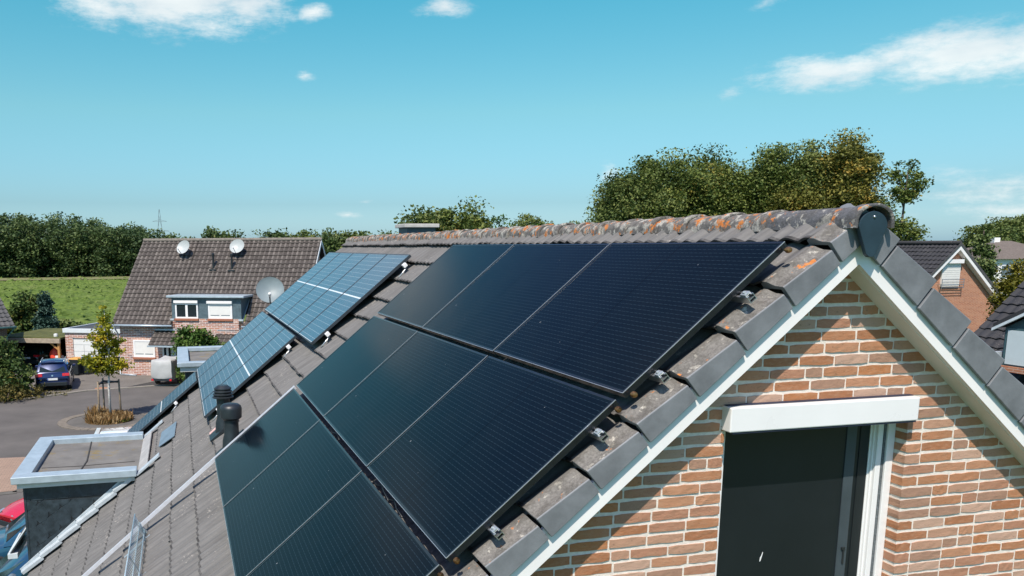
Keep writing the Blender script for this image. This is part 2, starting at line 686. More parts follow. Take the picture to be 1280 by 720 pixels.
# end plate with its screw
mb = MB()
poly = [(math.cos(q) * .086, 7.748 + math.sin(q) * .074) for q in np.linspace(math.pi * 1.0, 0, 17)]
poly += [(.030, 7.612), (.014, 7.598), (-.012, 7.598), (-.028, 7.612)]
mb.prism(poly, lambda a, b, d: (a, d, b), -.045, -.022)
cap = mb.build('ridge_end_plate', CAPM, house, bevel=.003)
mb = MB()
mb.lathe([(.007, 0), (.0075, .003), (.004, .006), (.0005, .0068)], 10, Matrix.Translation((0, -.045, 7.795)) @ Matrix.Rotation(rad(90), 4, 'X'))
mb.build('screw', ALU, cap, smooth=True)

# barge boards and soffits
for sg in (-1, 1):
    lo, hi = -.438, -.262
    xe = 5.66
    mb = MB()
    poly = [(0, ZA + hi), (xe * sg, ZA + hi - xe * SL), (xe * sg, ZA + lo - xe * SL), (0, ZA + lo)]
    mb.prism(poly, lambda a, b, d: (a, d, b), .024, .050)
    mb.build('barge_board', WHITE, house)
    mb = MB()
    poly = [(0, ZA + lo + .02), (xe * sg, ZA + lo + .02 - xe * SL), (xe * sg, ZA + lo - .004 - xe * SL), (0, ZA + lo - .004)]
    mb.prism(poly, lambda a, b, d: (a, d, b), .050, .20)
    mb.build('soffit', SOFFIT, house)

# ------------------------------------------------------------------ gable wall of single bricks
WY = .163
XL, XR, WZ0, WZ1 = -.625, .553, 5.22, 6.705        # window opening
MORTAR = plain('cream_mortar', (.76, .69, .61), .9, var=.12, scale=40, bump=.35, bscale=180)


def brick_near():
    t = NT('orange_brick')
    co = t.coord()
    a = t.attr('tone')
    c = t.ramp(a, [(0, (.38, .165, .082)), (.14, (.43, .200, .104)), (.30, (.47, .235, .135)), (.46, (.41, .205, .128)), (.60, (.46, .262, .175)),
                   (.72, (.36, .21, .145)), (.84, (.50, .32, .235)), (.93, (.44, .185, .080))], 'CONSTANT')
    n = t.noise(t.mapping(co, (1, 1, 2.2)), 26, 6, .65)
    c = t.mix(t.math('MULTIPLY', t.ramp(n, [(.46, (0, 0, 0)), (.70, (1, 1, 1))]), .35), c, (.50, .32, .21))
    d = t.noise(t.mapping(co, (1.2, 1, 3), (5, 2, 1)), 34, 6, .7)
    c = t.mix(t.math('MULTIPLY', t.ramp(d, [(.58, (0, 0, 0)), (.70, (1, 1, 1))]), .6), c, (.12, .075, .05))
    t.setc(c)
    t.rough(.9)
    t.b.inputs['Specular IOR Level'].default_value = .2
    t.bump(t.math('ADD', n, t.noise(co, 160, 4, .6)), .5, .006)
    return t.m


BRICK = brick_near()


def gable_x(z, off=-.40):
    return (ZA + off - z) / SL


def build_gable():
    mb = MB()
    fn = lambda a, b, d: (a, d, b)
    zt = ZA - .36
    zx = lambda x: zt - abs(x) * SL
    X0 = 5.35
    y0, y1 = WY, .42
    mb.prism([(-X0, 0), (XL, 0), (XL, zx(XL)), (-X0, zx(X0))], fn, y0, y1)
    mb.prism([(XR, 0), (X0, 0), (X0, zx(X0)), (XR, zx(XR))], fn, y0, y1)
    mb.prism([(XL, WZ1), (XR, WZ1), (XR, zx(XR)), (0, zt), (XL, zx(XL))], fn, y0, y1)
    mb.prism([(XL, 0), (XR, 0), (XR, WZ0), (XL, WZ0)], fn, y0, y1)
    wall = mb.build('gable_wall', MORTAR, house)
    mb = MB()
    H, J = .0478, .0125
    pitch = .0648
    z = WZ1 - pitch * round((WZ1 - 4.25) / pitch) + .003
    r = np.random.default_rng(5)
    nx, nz = 6, 3
    prev = []
    while z < ZA - .38:
        xm = min(5.3, gable_x(z, -.365))
        if xm < .05:
            break
        iv = [(-xm, xm)]
        if z + H > WZ0 and z + H * .5 < WZ1:
            iv = [(-xm, XL + .004), (XR - .004, xm)]
        for (a, b) in iv:
            if b - a < .03:
                continue
            at_jamb_r = abs(a - (XR - .004)) < 1e-6
            at_jamb_l = abs(b - (XL + .004)) < 1e-6
            x = a if at_jamb_r else a - r.random() * .2
            first = True
            heads = r.random() < .5
            while x < b - .012:
                ln = .2085
                if (at_jamb_r and first and heads) or (not first and r.random() < .16):
                    ln = .0985
                xe = x + ln + r.normal(0, .0015)
                xa, xb = max(x, a), min(xe, b)
                if at_jamb_l and b - xb < .05:
                    xb = b
                if xb - xa > .012:
                    pr = .002 + r.random() * .0045
                    tone = float(r.random())
                    z0 = z + r.normal(0, .0010)
                    z1 = z + H + r.normal(0, .0010)
                    gx = np.linspace(xa, xb, nx)
                    gz = np.linspace(z0, z1, nz)
                    P = np.zeros((nz, nx, 3))
                    P[..., 0] = gx[None, :]
                    P[..., 2] = gz[:, None]
                    P[..., 1] = WY - pr + r.normal(0, .0006, (nz, nx))
                    P[0, :, 2] += r.normal(0, .0013, nx)
                    P[-1, :, 2] += r.normal(0, .0013, nx)
                    P[1:-1, 0, 0] += r.normal(0, .001, nz - 2)
                    P[1:-1, -1, 0] += r.normal(0, .001, nz - 2)
                    P[0, [0, -1], 2] += .003
                    P[-1, [0, -1], 2] -= .003
                    # clip the slanted cut under the roof: it is hidden behind the barge board
                    bidx = len(mb.V)
                    mb.quadgrid(P, 0, tone)
                    deep = .29 if (xa < XR and at_jamb_r or (at_jamb_l and xb >= b - 1e-6)) else WY + .004
                    ring = [(0, j) for j in range(nx)] + [(i, nx - 1) for i in range(1, nz)] + [(nz - 1, j) for j in range(nx - 2, -1, -1)] + [(i, 0) for i in range(nz - 2, 0, -1)]
                    m = len(ring)
                    b2 = len(mb.V)
                    for i, j in ring:
                        p = P[i, j]
                        mb.V.append((p[0], deep, p[2]))
                    for q in range(m):
                        i, j = ring[q]
                        i2, j2 = ring[(q + 1) % m]
                        mb.F.append((bidx + i * nx + j, b2 + q, b2 + (q + 1) % m, bidx + i2 * nx + j2))
                        mb.M.append(0)
                        mb.T.append(tone)
                x = xe + J
                first = False
        z += pitch
    mb.build('brickwork', BRICK, wall, tone=True)


build_gable()
BRICK_PLAIN = brick_far('orange_brick_far', [(.30, .135, .055), (.41, .20, .085), (.34, .185, .10), (.40, .235, .135)], (.5, .45, .39))
mb = MB()
for x in (-5.35, 5.10):
    mb.bx(x, x + .25, .42, YEND - .3, 0, 3.2)
mb.bx(-5.35, 5.35, .150, .163, 0, 4.235)
mb.prism([(-5.35, 0), (5.35, 0), (5.35, 3.2), (0, 7.6), (-5.35, 3.2)], lambda a, b, d: (a, d, b), YEND - .3, YEND - .05)
mb.build('side_wall', BRICK_PLAIN, house)
for sg in (-1, 1):
    mb = MB()
    xg = sg * 5.74
    mb.tube([(xg, y, 3.20) for y in (.05, 4, 8.2)], .06, 12)
    mb.build('gutter', ZINC, house, smooth=True)
    mb = MB()
    mb.tube([(xg, y, 3.20) for y in (10.9, 12.0, 12.7)], .06, 12)
    mb.build('gutter', ZINC, house, smooth=True)

# window with roller shutter box
win = MB()
win.bx(.500, .549, .236, .285, WZ0, WZ1 + .02)
win.bx(XL + .004, XL + .07, .236, .285, WZ0, WZ1 + .02)
win.bx(.446, .482, .25, .30, WZ0, WZ1 + .01)
win.bx(.434, .446, .268, .30, WZ0, WZ1 + .01)
win.bx(.424, .434, .280, .30, WZ0, WZ1 + .01)
win.bx(XL + .07, .446, .262, .30, WZ0, WZ0 + .07)
window = win.build('window', WHITE_PVC, house, bevel=.003)
mb = MB()
mb.bx(.482, .500, .256, .30, WZ0, WZ1)
mb.bx(.486, .489, .246, .256, WZ0, WZ1)
mb.bx(.494, .497, .246, .256, WZ0, WZ1)
mb.build('guide_groove', plain('groove_brush', (.16, .18, .19), .7, var=.4, scale=80), window)
mb = MB()
mb.bx(-.640, .538, .088, .30, 6.712, 6.842)
bx_ = mb.build('shutter_box', WHITE_PVC, window, bevel=.006)
mb = MB()
mb.bx(-.632, .534, .13, .30, 6.8435, 6.848)
mb.bx(-.62, .53, .094, .11, 6.703, 6.7115)
mb.build('shadow_gap', plain('gap_blue_black', (.02, .025, .05), .6), bx_)


def screen_mat():
    t = NT('insect_screen')
    co = t.coord()
    n = t.noise(co, 2.5, 5, .6)
    g = t.noise(co, 240, 2, .5)
    c = t.ramp(n, [(.3, (.003, .0055, .0085)), (.7, (.006, .0095, .0135))])
    t.setc(t.mix(t.math('MULTIPLY', g, .4), c, (.014, .018, .022)))
    t.rough(.55)
    t.b.inputs['Specular IOR Level'].default_value = .35
    t.b.inputs['Coat Weight'].default_value = .5
    t.b.inputs['Coat Roughness'].default_value = .08
    return t.m


mb = MB()
mb.bx(XL + .07, .424, .290, .298, WZ0 + .07, WZ1)
pane = mb.build('screen_pane', screen_mat(), window)
mb = MB()
mb.bx(.270, .335, .285, .2895, WZ0 + .07, WZ1)
mb.bx(.362, .424, .286, .2895, WZ0 + .07, WZ1, 1)
sash = mb.build('inner_sash', [plain('sash_behind_screen', (.050, .066, .076), .5, var=.1), plain('sash_gap', (.006, .010, .011), .6)], window)
mb = MB()
mb.bx(.306, .316, .279, .285, 5.84, 5.93)
mb.bx(.294, .318, .277, .285, 5.925, 5.94)
hd_ = mb.build('handle', plain('dark_handle', (.02, .024, .027), .4), window)
mb = MB()
mb.add([(-.245, .2885, 5.905), (-.238, .2885, 5.908), (-.225, .2885, 5.955), (-.228, .2885, 5.962), (-.236, .2885, 5.94), (-.243, .2885, 5.928)], [(0, 1, 2, 3, 4, 5)])
mb.build('white_speck', WHITE_PVC, pane)
mb = MB()
mb.bx(XL - .03, XR + .03, .10, .29, WZ0 - .05, WZ0)
mb.build('sill', plain('stone_sill', (.22, .22, .23), .6), window, bevel=.006)

# ------------------------------------------------------------------ flat roofed dormer of the near house
SLATE = plain('dark_slate', (.026, .038, .047), .42, var=.45, scale=12, bump=.15, bscale=60)
SLATE_B = plain('slate_shadow_gap', (.010, .014, .017), .7)


def bitumen_mat():
    t = NT('mossy_bitumen')
    co = t.coord()
    n = t.noise(co, 2.2, 6, .65)
    f = t.noise(co, 50, 4, .6)
    c = t.ramp(n, [(.3, (.115, .112, .102)), (.55, (.185, .178, .160)), (.75, (.245, .235, .212))])
    c = t.mix(t.math('MULTIPLY', f, .5), c, (.12, .115, .105))
    m = t.noise(t.mapping(co, (1, 1, 1), (2, 5, 0)), 3.2, 5, .7)
    c = t.mix(t.ramp(m, [(.56, (0, 0, 0)), (.66, (1, 1, 1))]), c, (.20, .15, .055))
    t.setc(c)
    t.rough(.95)
    t.bump(f, .5, .01)
    MATS['bitumen'] = t.m
    return t.m


BITUMEN = bitumen_mat()


def clip_poly(poly, conv):
    """Sutherland-Hodgman of a 2D polygon against a convex, counter-clockwise one"""
    out = poly
    for i in range(len(conv)):
        a, b = conv[i], conv[(i + 1) % len(conv)]
        inp, out = out, []
        if not inp:
            break
        side = lambda p: (b[0] - a[0]) * (p[1] - a[1]) - (b[1] - a[1]) * (p[0] - a[0])
        for j in range(len(inp)):
            p, q = inp[j], inp[(j + 1) % len(inp)]
            sp_, sq = side(p), side(q)
            if sp_ >= 0:
                out.append(p)
            if (sp_ >= 0) != (sq >= 0):
                t_ = sp_ / (sp_ - sq)
                out.append((p[0] + (q[0] - p[0]) * t_, p[1] + (q[1] - p[1]) * t_))
    return out


DX0, DX1 = -5.53, -4.02          # front wall and back of the dormer
DY0, DY1 = 8.44, 10.66
DZ = 4.50


def roof_z(x, h=TILE_H):
    return ZA + h / CA - abs(x) * SL


dm = MB()
dm.bx(DX0 + .02, DX1 + .05, DY0 - .02, DY1 + .02, DZ - .05, DZ)
dormer = dm.build('dormer', BITUMEN, house)
mb = MB()
mb.tube([(-4.85, DY0 + .1, DZ + .003), (-4.80, 9.3, DZ + .004), (-4.86, DY1 - .05, DZ + .003)], .012, 6)
mb.tube([(-5.4, 9.05, DZ + .003), (-4.9, 9.02, DZ + .004), (-4.1, 9.1, DZ + .003)], .006, 6)
mb.build('roofing_seam', plain('tar_seam', (.045, .043, .04), .8), dormer)


def coping():
    mb = MB()
    o = (DX0 - .15, DY0 - .16, DX1 - .02, DY1 + .16)
    w = .235
    z1, z0 = DZ + .085, DZ - .015
    # three flat-topped zinc profiles, mitred at the corners, with a drip edge
    for pts in ([(o[0], o[1]), (o[0], o[3]), (o[0] + w, o[3] - w), (o[0] + w, o[1] + w)],
                [(o[0], o[1]), (o[0] + w, o[1] + w), (o[2], o[1] + w), (o[2], o[1])],
                [(o[0], o[3]), (o[2], o[3]), (o[2], o[3] - w), (o[0] + w, o[3] - w)]):
        mb.prism(pts, lambda a, b, d: (a, b, d), z0, z1)
    mb.build('coping', ZINC, dormer, bevel=.008)
    mb = MB()
    mb.bx(o[0] + .06, o[2] - .03, o[1] + .07, o[1] + .15, DZ - .09, DZ - .017)
    mb.bx(o[0] + .06, o[0] + .15, o[1] + .151, o[3] - .151, DZ - .09, DZ - .017)
    mb.bx(o[0] + .06, o[2] - .03, o[3] - .15, o[3] - .07, DZ - .09, DZ - .017)
    mb.build('fascia', plain('pale_fascia', (.60, .62, .60), .5, var=.08), dormer)


coping()
# slate cheek facing the camera, backed by a dark board
zb = roof_z(DX0) - .05
cheek = [(DX0, zb), (-4.05, roof_z(-4.05) - .01), (DX0, DZ - .065)]
mb = MB()
mb.prism(cheek, lambda a, b, d: (a, d, b), DY1 - .04, DY1)
mb.build('cheek', SLATE_B, dormer)
mb = MB()
mb.prism(cheek, lambda a, b, d: (a, d, b), DY0, DY0 + .04)
ck = mb.build('cheek', SLATE_B, dormer)
mb = MB()
conv = cheek


def slate(ax, az, ux, uz, vx, vz, ln, ht, lift):
    shp = [(0, 0), (ln * .55, -.01), (ln * .80, .015), (ln * .95, ht * .25), (ln * 1.02, ht * .6), (ln * 1.02, ht), (0, ht)]
    p = [(ax + ux * a + vx * b, az + uz * a + vz * b) for a, b in shp]
    p = clip_poly(p, conv)
    if len(p) > 2:
        mb.prism(p, lambda a, b, d: (a, d, b), DY0 - .0012 - lift, DY0 - .001, 0)


top_conv = [(DX0, DZ - .30), (DX1 + .2, DZ - .27), (DX1 + .2, DZ - .06), (DX0, DZ - .06)]
low_conv = [(DX0, zb), (-4.34, roof_z(-4.34) - .01), (DX0, DZ - .305)]
conv = clip_poly(cheek, top_conv)
for i in range(14):
    slate(DX0 + .165 * i - .1, DZ - .33, 1, .01, 0, 1, .18, .30, .004 + .003 * (i % 2))
conv = clip_poly(cheek, low_conv)
dd = math.atan(.72)
for r_ in range(-2, 7):
    for i in range(-2, 10):
        ax = DX0 + .19 * i * math.cos(dd) + r_ * .235 * math.sin(dd)
        az = zb + .02 + .19 * i * math.sin(dd) + r_ * -.235 * math.cos(dd) + .60
        slate(ax, az, math.cos(dd), math.sin(dd), -math.sin(dd), math.cos(dd), .20, .228, .004 + .0035 * ((i + r_) % 2))
mb.build('slate_shingle', SLATE, ck, bevel=.002)
mb = MB()
mb.bx(DX0 - .03, DX0, DY0 - .012, DY1 + .012, zb - .3, DZ - .06)
fr = mb.build('front_wall', SLATE, dormer)
mb = MB()
mb.bx(DX0 - .06, DX0 - .031, DY0 + .35, DY1 - .35, zb + .1, DZ - .16)
wn = mb.build('front_window', WHITE_PVC, dormer)
mb = MB()
mb.bx(DX0 - .066, DX0 - .061, DY0 + .43, DY1 - .43, zb + .18, DZ - .24)
mb.build('pane', GLASS_DARK, wn)
# tilted dark canopy pane under the dormer front, with a pale frame
mb = MB()
q = [(-5.565, 8.47, 3.80), (-5.80, 8.47, 3.46), (-5.80, 9.35, 3.46), (-5.565, 9.35, 3.80)]
off = Vector((.015, 0, -.02))
mb.add([Vector(p) for p in q] + [Vector(p) + off for p in q], [(0, 1, 2, 3), (7, 6, 5, 4), (0, 4, 5, 1), (1, 5, 6, 2), (2, 6, 7, 3), (3, 7, 4, 0)])
cn = mb.build('canopy', plain('brown_canopy', (.13, .12, .11), .5, var=.2), dormer)
mb = MB()
mb.tube([(-5.562, 8.462, 3.81), (-5.80, 8.462, 3.465)], .012, 6)
mb.bx(-5.83, -5.70, 8.455, 9.36, 3.375, 3.452)
mb.build('canopy_frame', plain('pale_metal', (.55, .60, .61), .4, var=.1), cn, bevel=.004)

# stepped zinc pieces along the foot of the cheek, tabs at the corners, lead along the back
mb = MB()
s_ = 5.55
for k in range(6):
    sa = S0 + GAUGE * (15 + k) + .03
    P = [(8.345, sa - .02, -.050), (8.415, sa - .02, -.036), (8.415, sa + GAUGE - .008, -.005), (8.345, sa + GAUGE - .008, -.022)]
    T_ = [(a, b, c - .05) for a, b, c in P]
    mb.add([L3(RF, p) for p in P + T_], [(0, 1, 2, 3), (7, 6, 5, 4), (0, 4, 5, 1), (1, 5, 6, 2), (2, 6, 7, 3), (3, 7, 4, 0)])
    mb.bx(8.418, 8.436, sa - .02, sa + GAUGE, -.08, .012, X=RF)
mb.build('step_flashing', plain('pale_zinc', (.50, .55, .58), .42, metal=.25, var=.15, scale=9), house, bevel=.004)
mb = MB()
mb.bx(8.29, 8.46, 4.93, 5.34, -.088, -.066, X=RF)
mb.build('corner_flashing', MATS['pale_zinc'], house)
mb = MB()
mb.bx(10.64, 10.80, 4.92, 5.34, -.088, -.066, X=RF)
mb.build('corner_flashing', MATS['pale_zinc'], house)
mb = MB()
mb.bx(8.47, 10.63, 5.16, 5.34, -.090, -.074, X=RF)
mb.build('back_flashing', plain('grey_lead', (.36, .35, .33), .6, var=.2), house)
mb = MB()
P = [(8.78, 4.66), (9.70, 4.62), (9.88, 4.93), (8.98, 4.97)]
mb.add([L3(RF, (a, b, -.086)) for a, b in P] + [L3(RF, (a, b, -.096)) for a, b in P],
       [(0, 1, 2, 3), (7, 6, 5, 4), (0, 4, 5, 1), (1, 5, 6, 2), (2, 6, 7, 3), (3, 7, 4, 0)])
mb.build('flashing_sheet', plain('blue_grey_sheet', (.20, .26, .32), .35, metal=.2, var=.2, scale=4), house)

# chimney behind the ridge
mb = MB()
mb.bx(.86, 1.42, 11.75, 12.35, 6.4, 8.01)
ch = mb.build('chimney', plain('chimney_slate', (.045, .075, .095), .5, var=.25, scale=10), house)
mb = MB()
mb.bx(.80, 1.48, 11.68, 12.42, 8.01, 8.08)
mb.build('chimney_slab', plain('pale_concrete', (.48, .46, .42), .8, var=.15, scale=10), ch, bevel=.01)

# vent pipes


def vent(Y, s, hgt, kind):
    base = RF @ Vector((Y, s, TILE_H))
    X = Matrix.Translation(base)
    mb = MB()
    mb.lathe([(.115, -.12), (.10, .10), (.082, .16), (.080, hgt - .14)], 24, X)
    # tile-shaped foot
    mb.bx(Y - .16, Y + .16, s - .22, s + .20, TILE_H + .01, TILE_H + .045, X=RF)
    v = mb.build('vent_pipe', BLACK_PLASTIC, house, smooth=True, auto=40)
    mb = MB()
    if kind:
        pr = [(.080, hgt - .16)]
        for k in range(4):
            z = hgt - .15 + .036 * k
            pr += [(.128 - .007 * k, z), (.130 - .008 * k, z + .012), (.105 - .006 * k, z + .026)]
        pr += [(.06, hgt + .004)]
        mb.lathe(pr, 24, X)
    else:
        mb.lathe([(.082, hgt - .18), (.118, hgt - .15), (.122, hgt - .05), (.112, hgt - .02), (.085, hgt), (.05, hgt + .008), (.001, hgt + .01)], 28, X)
    mb.build('vent_cap', BLACK_PLASTIC, v, smooth=True, auto=35)
    return v


vent(6.74, 3.86, .56, True)
v2 = vent(5.66, 3.82, .50, False)
mb = MB()
mb.bx(6.50, 6.95, 3.62, 3.72, TILE_H + .025, TILE_H + .05, X=RF)
mb.bx(6.92, 7.02, 3.66, 4.05, TILE_H + .025, TILE_H + .045, X=RF)
mb.build('sealing_tape', PINK, house)

# ------------------------------------------------------------------ solar panels


def line_mask(t, x, period, width, off=0.0):
    """1 on thin lines every period"""
    f = t.math('FRACT', t.math('ADD', t.math('DIVIDE', x, period), off))
    d = t.math('MULTIPLY', t.math('ABSOLUTE', t.math('SUBTRACT', f, .5)), period)
    return t.math('LESS_THAN', t.math('SUBTRACT', period / 2, d), width / 2)


def band(t, x, c, w):
    return t.math('LESS_THAN', t.math('ABSOLUTE', t.math('SUBTRACT', x, c)), w / 2)


def panel_mat(name, portrait):
    t = NT(name)
    uv = t.n('SeparateXYZ')
    t.L.new(t.coord('UV'), uv.inputs[0])
    u, v = uv.outputs[0], uv.outputs[1]
    co = t.coord('Object')
    n = t.noise(co, 1.1, 4, .5)
    info = t.n('ObjectInfo').outputs['Random']
    if not portrait:       # u along the ridge (1.722), v down the slope (1.134)
        c = t.mix(n, (.0018, .0046, .0082), (.0028, .0068, .0115))
        c = t.mix(t.math('MULTIPLY', info, .5), c, (.0022, .0062, .0105))
        bus = line_mask(t, v, .0303, .0034)
        dot = line_mask(t, u, .0455, .026)
        c = t.mix(t.math('MULTIPLY', bus, t.math('ADD', .22, t.math('MULTIPLY', dot, .45))), c, (.022, .040, .054))
        cell = t.math('MAXIMUM', line_mask(t, u, .0911, .0028, .0), line_mask(t, v, .1818, .0028, .12))
        c = t.mix(t.math('MULTIPLY', cell, .6), c, (.002, .003, .004))
        c = t.mix(t.math('MULTIPLY', band(t, u, .861, .011), .85), c, (.0015, .002, .003))
        edge = t.math('MAXIMUM', t.math('MAXIMUM', band(t, v, .012, .022), band(t, v, 1.122, .022)), t.math('MAXIMUM', band(t, u, .012, .024), band(t, u, 1.71, .024)))
        c = t.mix(edge, c, (.004, .010, .015))
        speck = t.noise(co, 33, 2, .4)
        c = t.mix(t.ramp(speck, [(.80, (0, 0, 0)), (.82, (1, 1, 1))]), c, (.25, .27, .28))
        dust = .006
    else:                  # u along the ridge (1.13), v down the slope (1.69)
        c = t.mix(n, (.026, .066, .115), (.036, .082, .135))
        row = line_mask(t, v, .0838, .0042)
        dot = line_mask(t, u, .0155, .008)
        c = t.mix(t.math('MULTIPLY', row, t.math('ADD', .25, t.math('MULTIPLY', dot, .5))), c, (.48, .55, .58))
        col = line_mask(t, u, .1855, .0035, .08)
        c = t.mix(t.math('MULTIPLY', col, .35), c, (.30, .36, .40))
        fine = line_mask(t, u, .0206, .0016)
        c = t.mix(t.math('MULTIPLY', fine, .18), c, (.30, .36, .40))
        white = t.math('MAXIMUM', t.math('MAXIMUM', band(t, v, .009, .018), band(t, v, 1.653, .020)), band(t, v, .831, .022))
        c = t.mix(white, c, (.72, .74, .74))
        dust = .10
    dn = t.noise(co, 3.1, 6, .65)
    c = t.mix(t.math('MULTIPLY', t.ramp(dn, [(.35, (0, 0, 0)), (.8, (1, 1, 1))]), dust), c, (.30, .31, .31))
    t.setc(c)
    rr = t.n('MapRange')
    t.L.new(dn, rr.inputs[0])
    rr.inputs['To Min'].default_value = .10 if not portrait else .16
    rr.inputs['To Max'].default_value = .19 if not portrait else .28
    t.rough(rr.outputs[0])
    t.b.inputs['IOR'].default_value = 1.33 if not portrait else 1.42
    t.b.inputs['Specular Tint'].default_value = (1.0, .86, .94, 1)
    t.b.inputs['Specular IOR Level'].default_value = .10 if not portrait else .5
    return t.m


BLACK_CELLS = panel_mat('black_solar_cells', False)
BLUE_CELLS = panel_mat('blue_solar_cells', True)
EDGE_ALU = plain('bright_frame_edge', (.50, .53, .54), .3, metal=.6, var=.1)
BLUE_FRAME = plain('dark_grey_frame', (.05, .06, .07), .4, metal=.4, var=.2)


def panel_proto(a, b, cells, frame_m, label, group, bright):
    root = thing('solar_panel', label, 'solar panel', M=RF.copy(), group=group)
    w, hh = .016, .034
    mb = MB()
    mb.bx(0, a, 0, w, -hh, .0)
    mb.bx(0, a, b - w, b, -hh, .0)
    mb.bx(0, w, w, b - w, -hh, .0)
    mb.bx(a - w, a, w, b - w, -hh, .0)
    mb.bx(.0, .028, w, b - w, -hh - .0015, -hh)      # lower flange, near side
    mb.build('frame', frame_m, root, bevel=.0012)
    mb = MB()
    V = [(w, w, -.0025), (a - w, w, -.0025), (a - w, b - w, -.0025), (w, b - w, -.0025)]
    mb.add(V, [(0, 1, 2, 3)], uv=[[(0 + w, 0 + w), (a - w, w), (a - w, b - w), (w, b - w)]])
    mb.add([(w, w, -.008), (a - w, w, -.008), (a - w, b - w, -.008), (w, b - w, -.008)], [(3, 2, 1, 0)])
    mb.build('cell_sheet', cells, root)
    if bright:
        mb = MB()
        mb.bx(-.0012, .0016, 0, b, -.0025, .0012)
        mb.bx(.0, a, b - .0016, b + .0010, -.0020, .0008)
        mb.build('frame_edge', EDGE_ALU, root)
    return root


PA, PB = 1.722, 1.1342
black0 = panel_proto(PA, PB, BLACK_CELLS, BLACK_ANOD, '', 'black solar panels laid in rows of three', True)
rows = [('top row under the ridge', .502), ('middle row', .502 + 1.180), ('lowest row', .502 + 2.360)]
cols = [('nearest the gable edge', .398 - .29 - .03), ('in the middle', None), ('at the far left end', None)]
Y0P = .105
first = True
for rn, s in rows:
    for k, (cn_, _) in enumerate(cols):
        o = black0 if first else copy_tree(black0)
        first = False
        o.matrix_world = RF @ Matrix.Translation((Y0P + k * (PA + .02), s + random.uniform(-.003, .003), random.uniform(-.001, .001)))
        o['label'] = f'black solar panel {cn_} of the {rn}'
        if k == 0:          # clamps at the free corners of the nearest panels
            for sv in (.03, PB - .03):
                mb = MB()
                X = Matrix.Translation((-.035, sv, -.030)) @ Matrix.Rotation(rad(90), 4, 'Y')
                mb.lathe([(.006, -.016), (.013, -.013), (.016, -.004), (.016, .006), (.009, .008), (.008, .022)], 12, X)
                mb.build('end_clamp', COPPER, o, smooth=True, auto=40)

BA, BB = 1.134, 1.665
blue0 = panel_proto(BA, BB, BLUE_CELLS, BLUE_FRAME, '', 'pale blue solar panels towards the far end of the roof', False)
ords = ['closest to the black panels', 'second from the black panels', 'third from the black panels', 'fourth from the black panels', 'farthest from the black panels']
first = True
for rn, s, y0, cnt in (('upper row of five', .680, 6.60, 5), ('lower row of four', 2.385, 7.78, 4), ('', 4.075, 11.12, 1)):
    for k in range(cnt):
        o = blue0 if first else copy_tree(blue0)
        first = False
        o.matrix_world = RF @ Matrix.Translation((y0 + k * (BA + .018), s, random.uniform(-.001, .001)))
        if cnt == 1:
            o['label'] = 'single dark edge-on solar panel standing alone at the foot of the blue rows'
        else:
            q = ords[k] if k < cnt - 1 else ords[4]
            o['label'] = f'pale blue gridded solar panel, {q}, {rn}'

# mounting rails


def rail(Y0, Y1, s, label, h0=-.078, name='mounting_rail', clampy=True, along=True, hook=False, group='rails under the solar panels'):
    o = thing(name, label, 'rail', M=RF @ Matrix.Translation((Y0, s, h0)), group=group)
    L = Y1 - Y0
    mb = MB()
    a, b, w = .020, .038, .0028
    mb.bx(0, L, -a, -a + w, 0, b)
    mb.bx(0, L, a - w, a, 0, b)
    mb.bx(0, L, -a + w, a - w, 0, w)
    mb.bx(0, L, -a + w, a - w, b * .45, b * .45 + w)
    mb.bx(0, L, -a + w, -a + .012, b - w, b)
    mb.bx(0, L, a - .012, a - w, b - w, b)
    mb.build('rail_profile', ALU, o)
    if clampy:
        mb = MB()
        mb.bx(.012, .052, -.017, .017, b + .001, b + .012)
        mb.lathe([(.0085, b + .012), (.0085, b + .020), (.005, b + .021), (.0045, b + .017)], 10, Matrix.Translation((.032, 0, 0)))
        mb.build('clamp', EDGE_ALU, o, bevel=.002)
    if hook:
        mb = MB()
        mb.bx(-.035, .03, -.028, .028, .004, .055)
        mb.build('clamp', WHITE_PVC, o, bevel=.006)
        mb = MB()
        mb.tube([(-.01, .0, .0), (-.015, .03, -.012), (-.03, .07, -.016), (-.035, .10, -.020), (-.02, .135, -.03), (-.01, .17, -.036)], .009, 8)
        mb.build('roof_hook', EDGE_ALU, o, smooth=True)
    return o


rail(.02, 5.34, .855, 'aluminium rail with its open end poking out beside the top right panel, nearest the ridge')
rail(.03, 5.34, 1.445, 'aluminium rail end just above the seam of the top and middle panel rows')
rail(.02, 5.34, 1.865, 'aluminium rail end just below the seam of the top and middle panel rows')
rail(.02, 5.34, 2.555, 'aluminium rail end beside the lower corner of the middle row, lowest on the verge')
rail(.03, 5.34, 3.10, 'aluminium rail under the upper half of the lowest black panel row')
rail(.03, 5.34, 3.75, 'aluminium rail under the lower half of the lowest black panel row')
rail(6.55, 12.25, .83, 'rail with white end clamp and hook near the ridge, under the upper blue row', hook=True, clampy=False)
rail(6.55, 12.25, 2.12, 'rail with white end clamp and hook at the lower edge of the upper blue row', hook=True, clampy=False)
rail(7.73, 12.25, 2.56, 'rail with white end clamp and hook at the upper edge of the lower blue row', hook=True, clampy=False)
rail(7.73, 12.25, 3.83, 'rail with white end clamp beside the ribbed vent pipe, under the lower blue row', hook=True, clampy=False)
rail(11.07, 12.2, 4.60, 'rail with white hook under the single edge-on solar panel', hook=True, clampy=False)
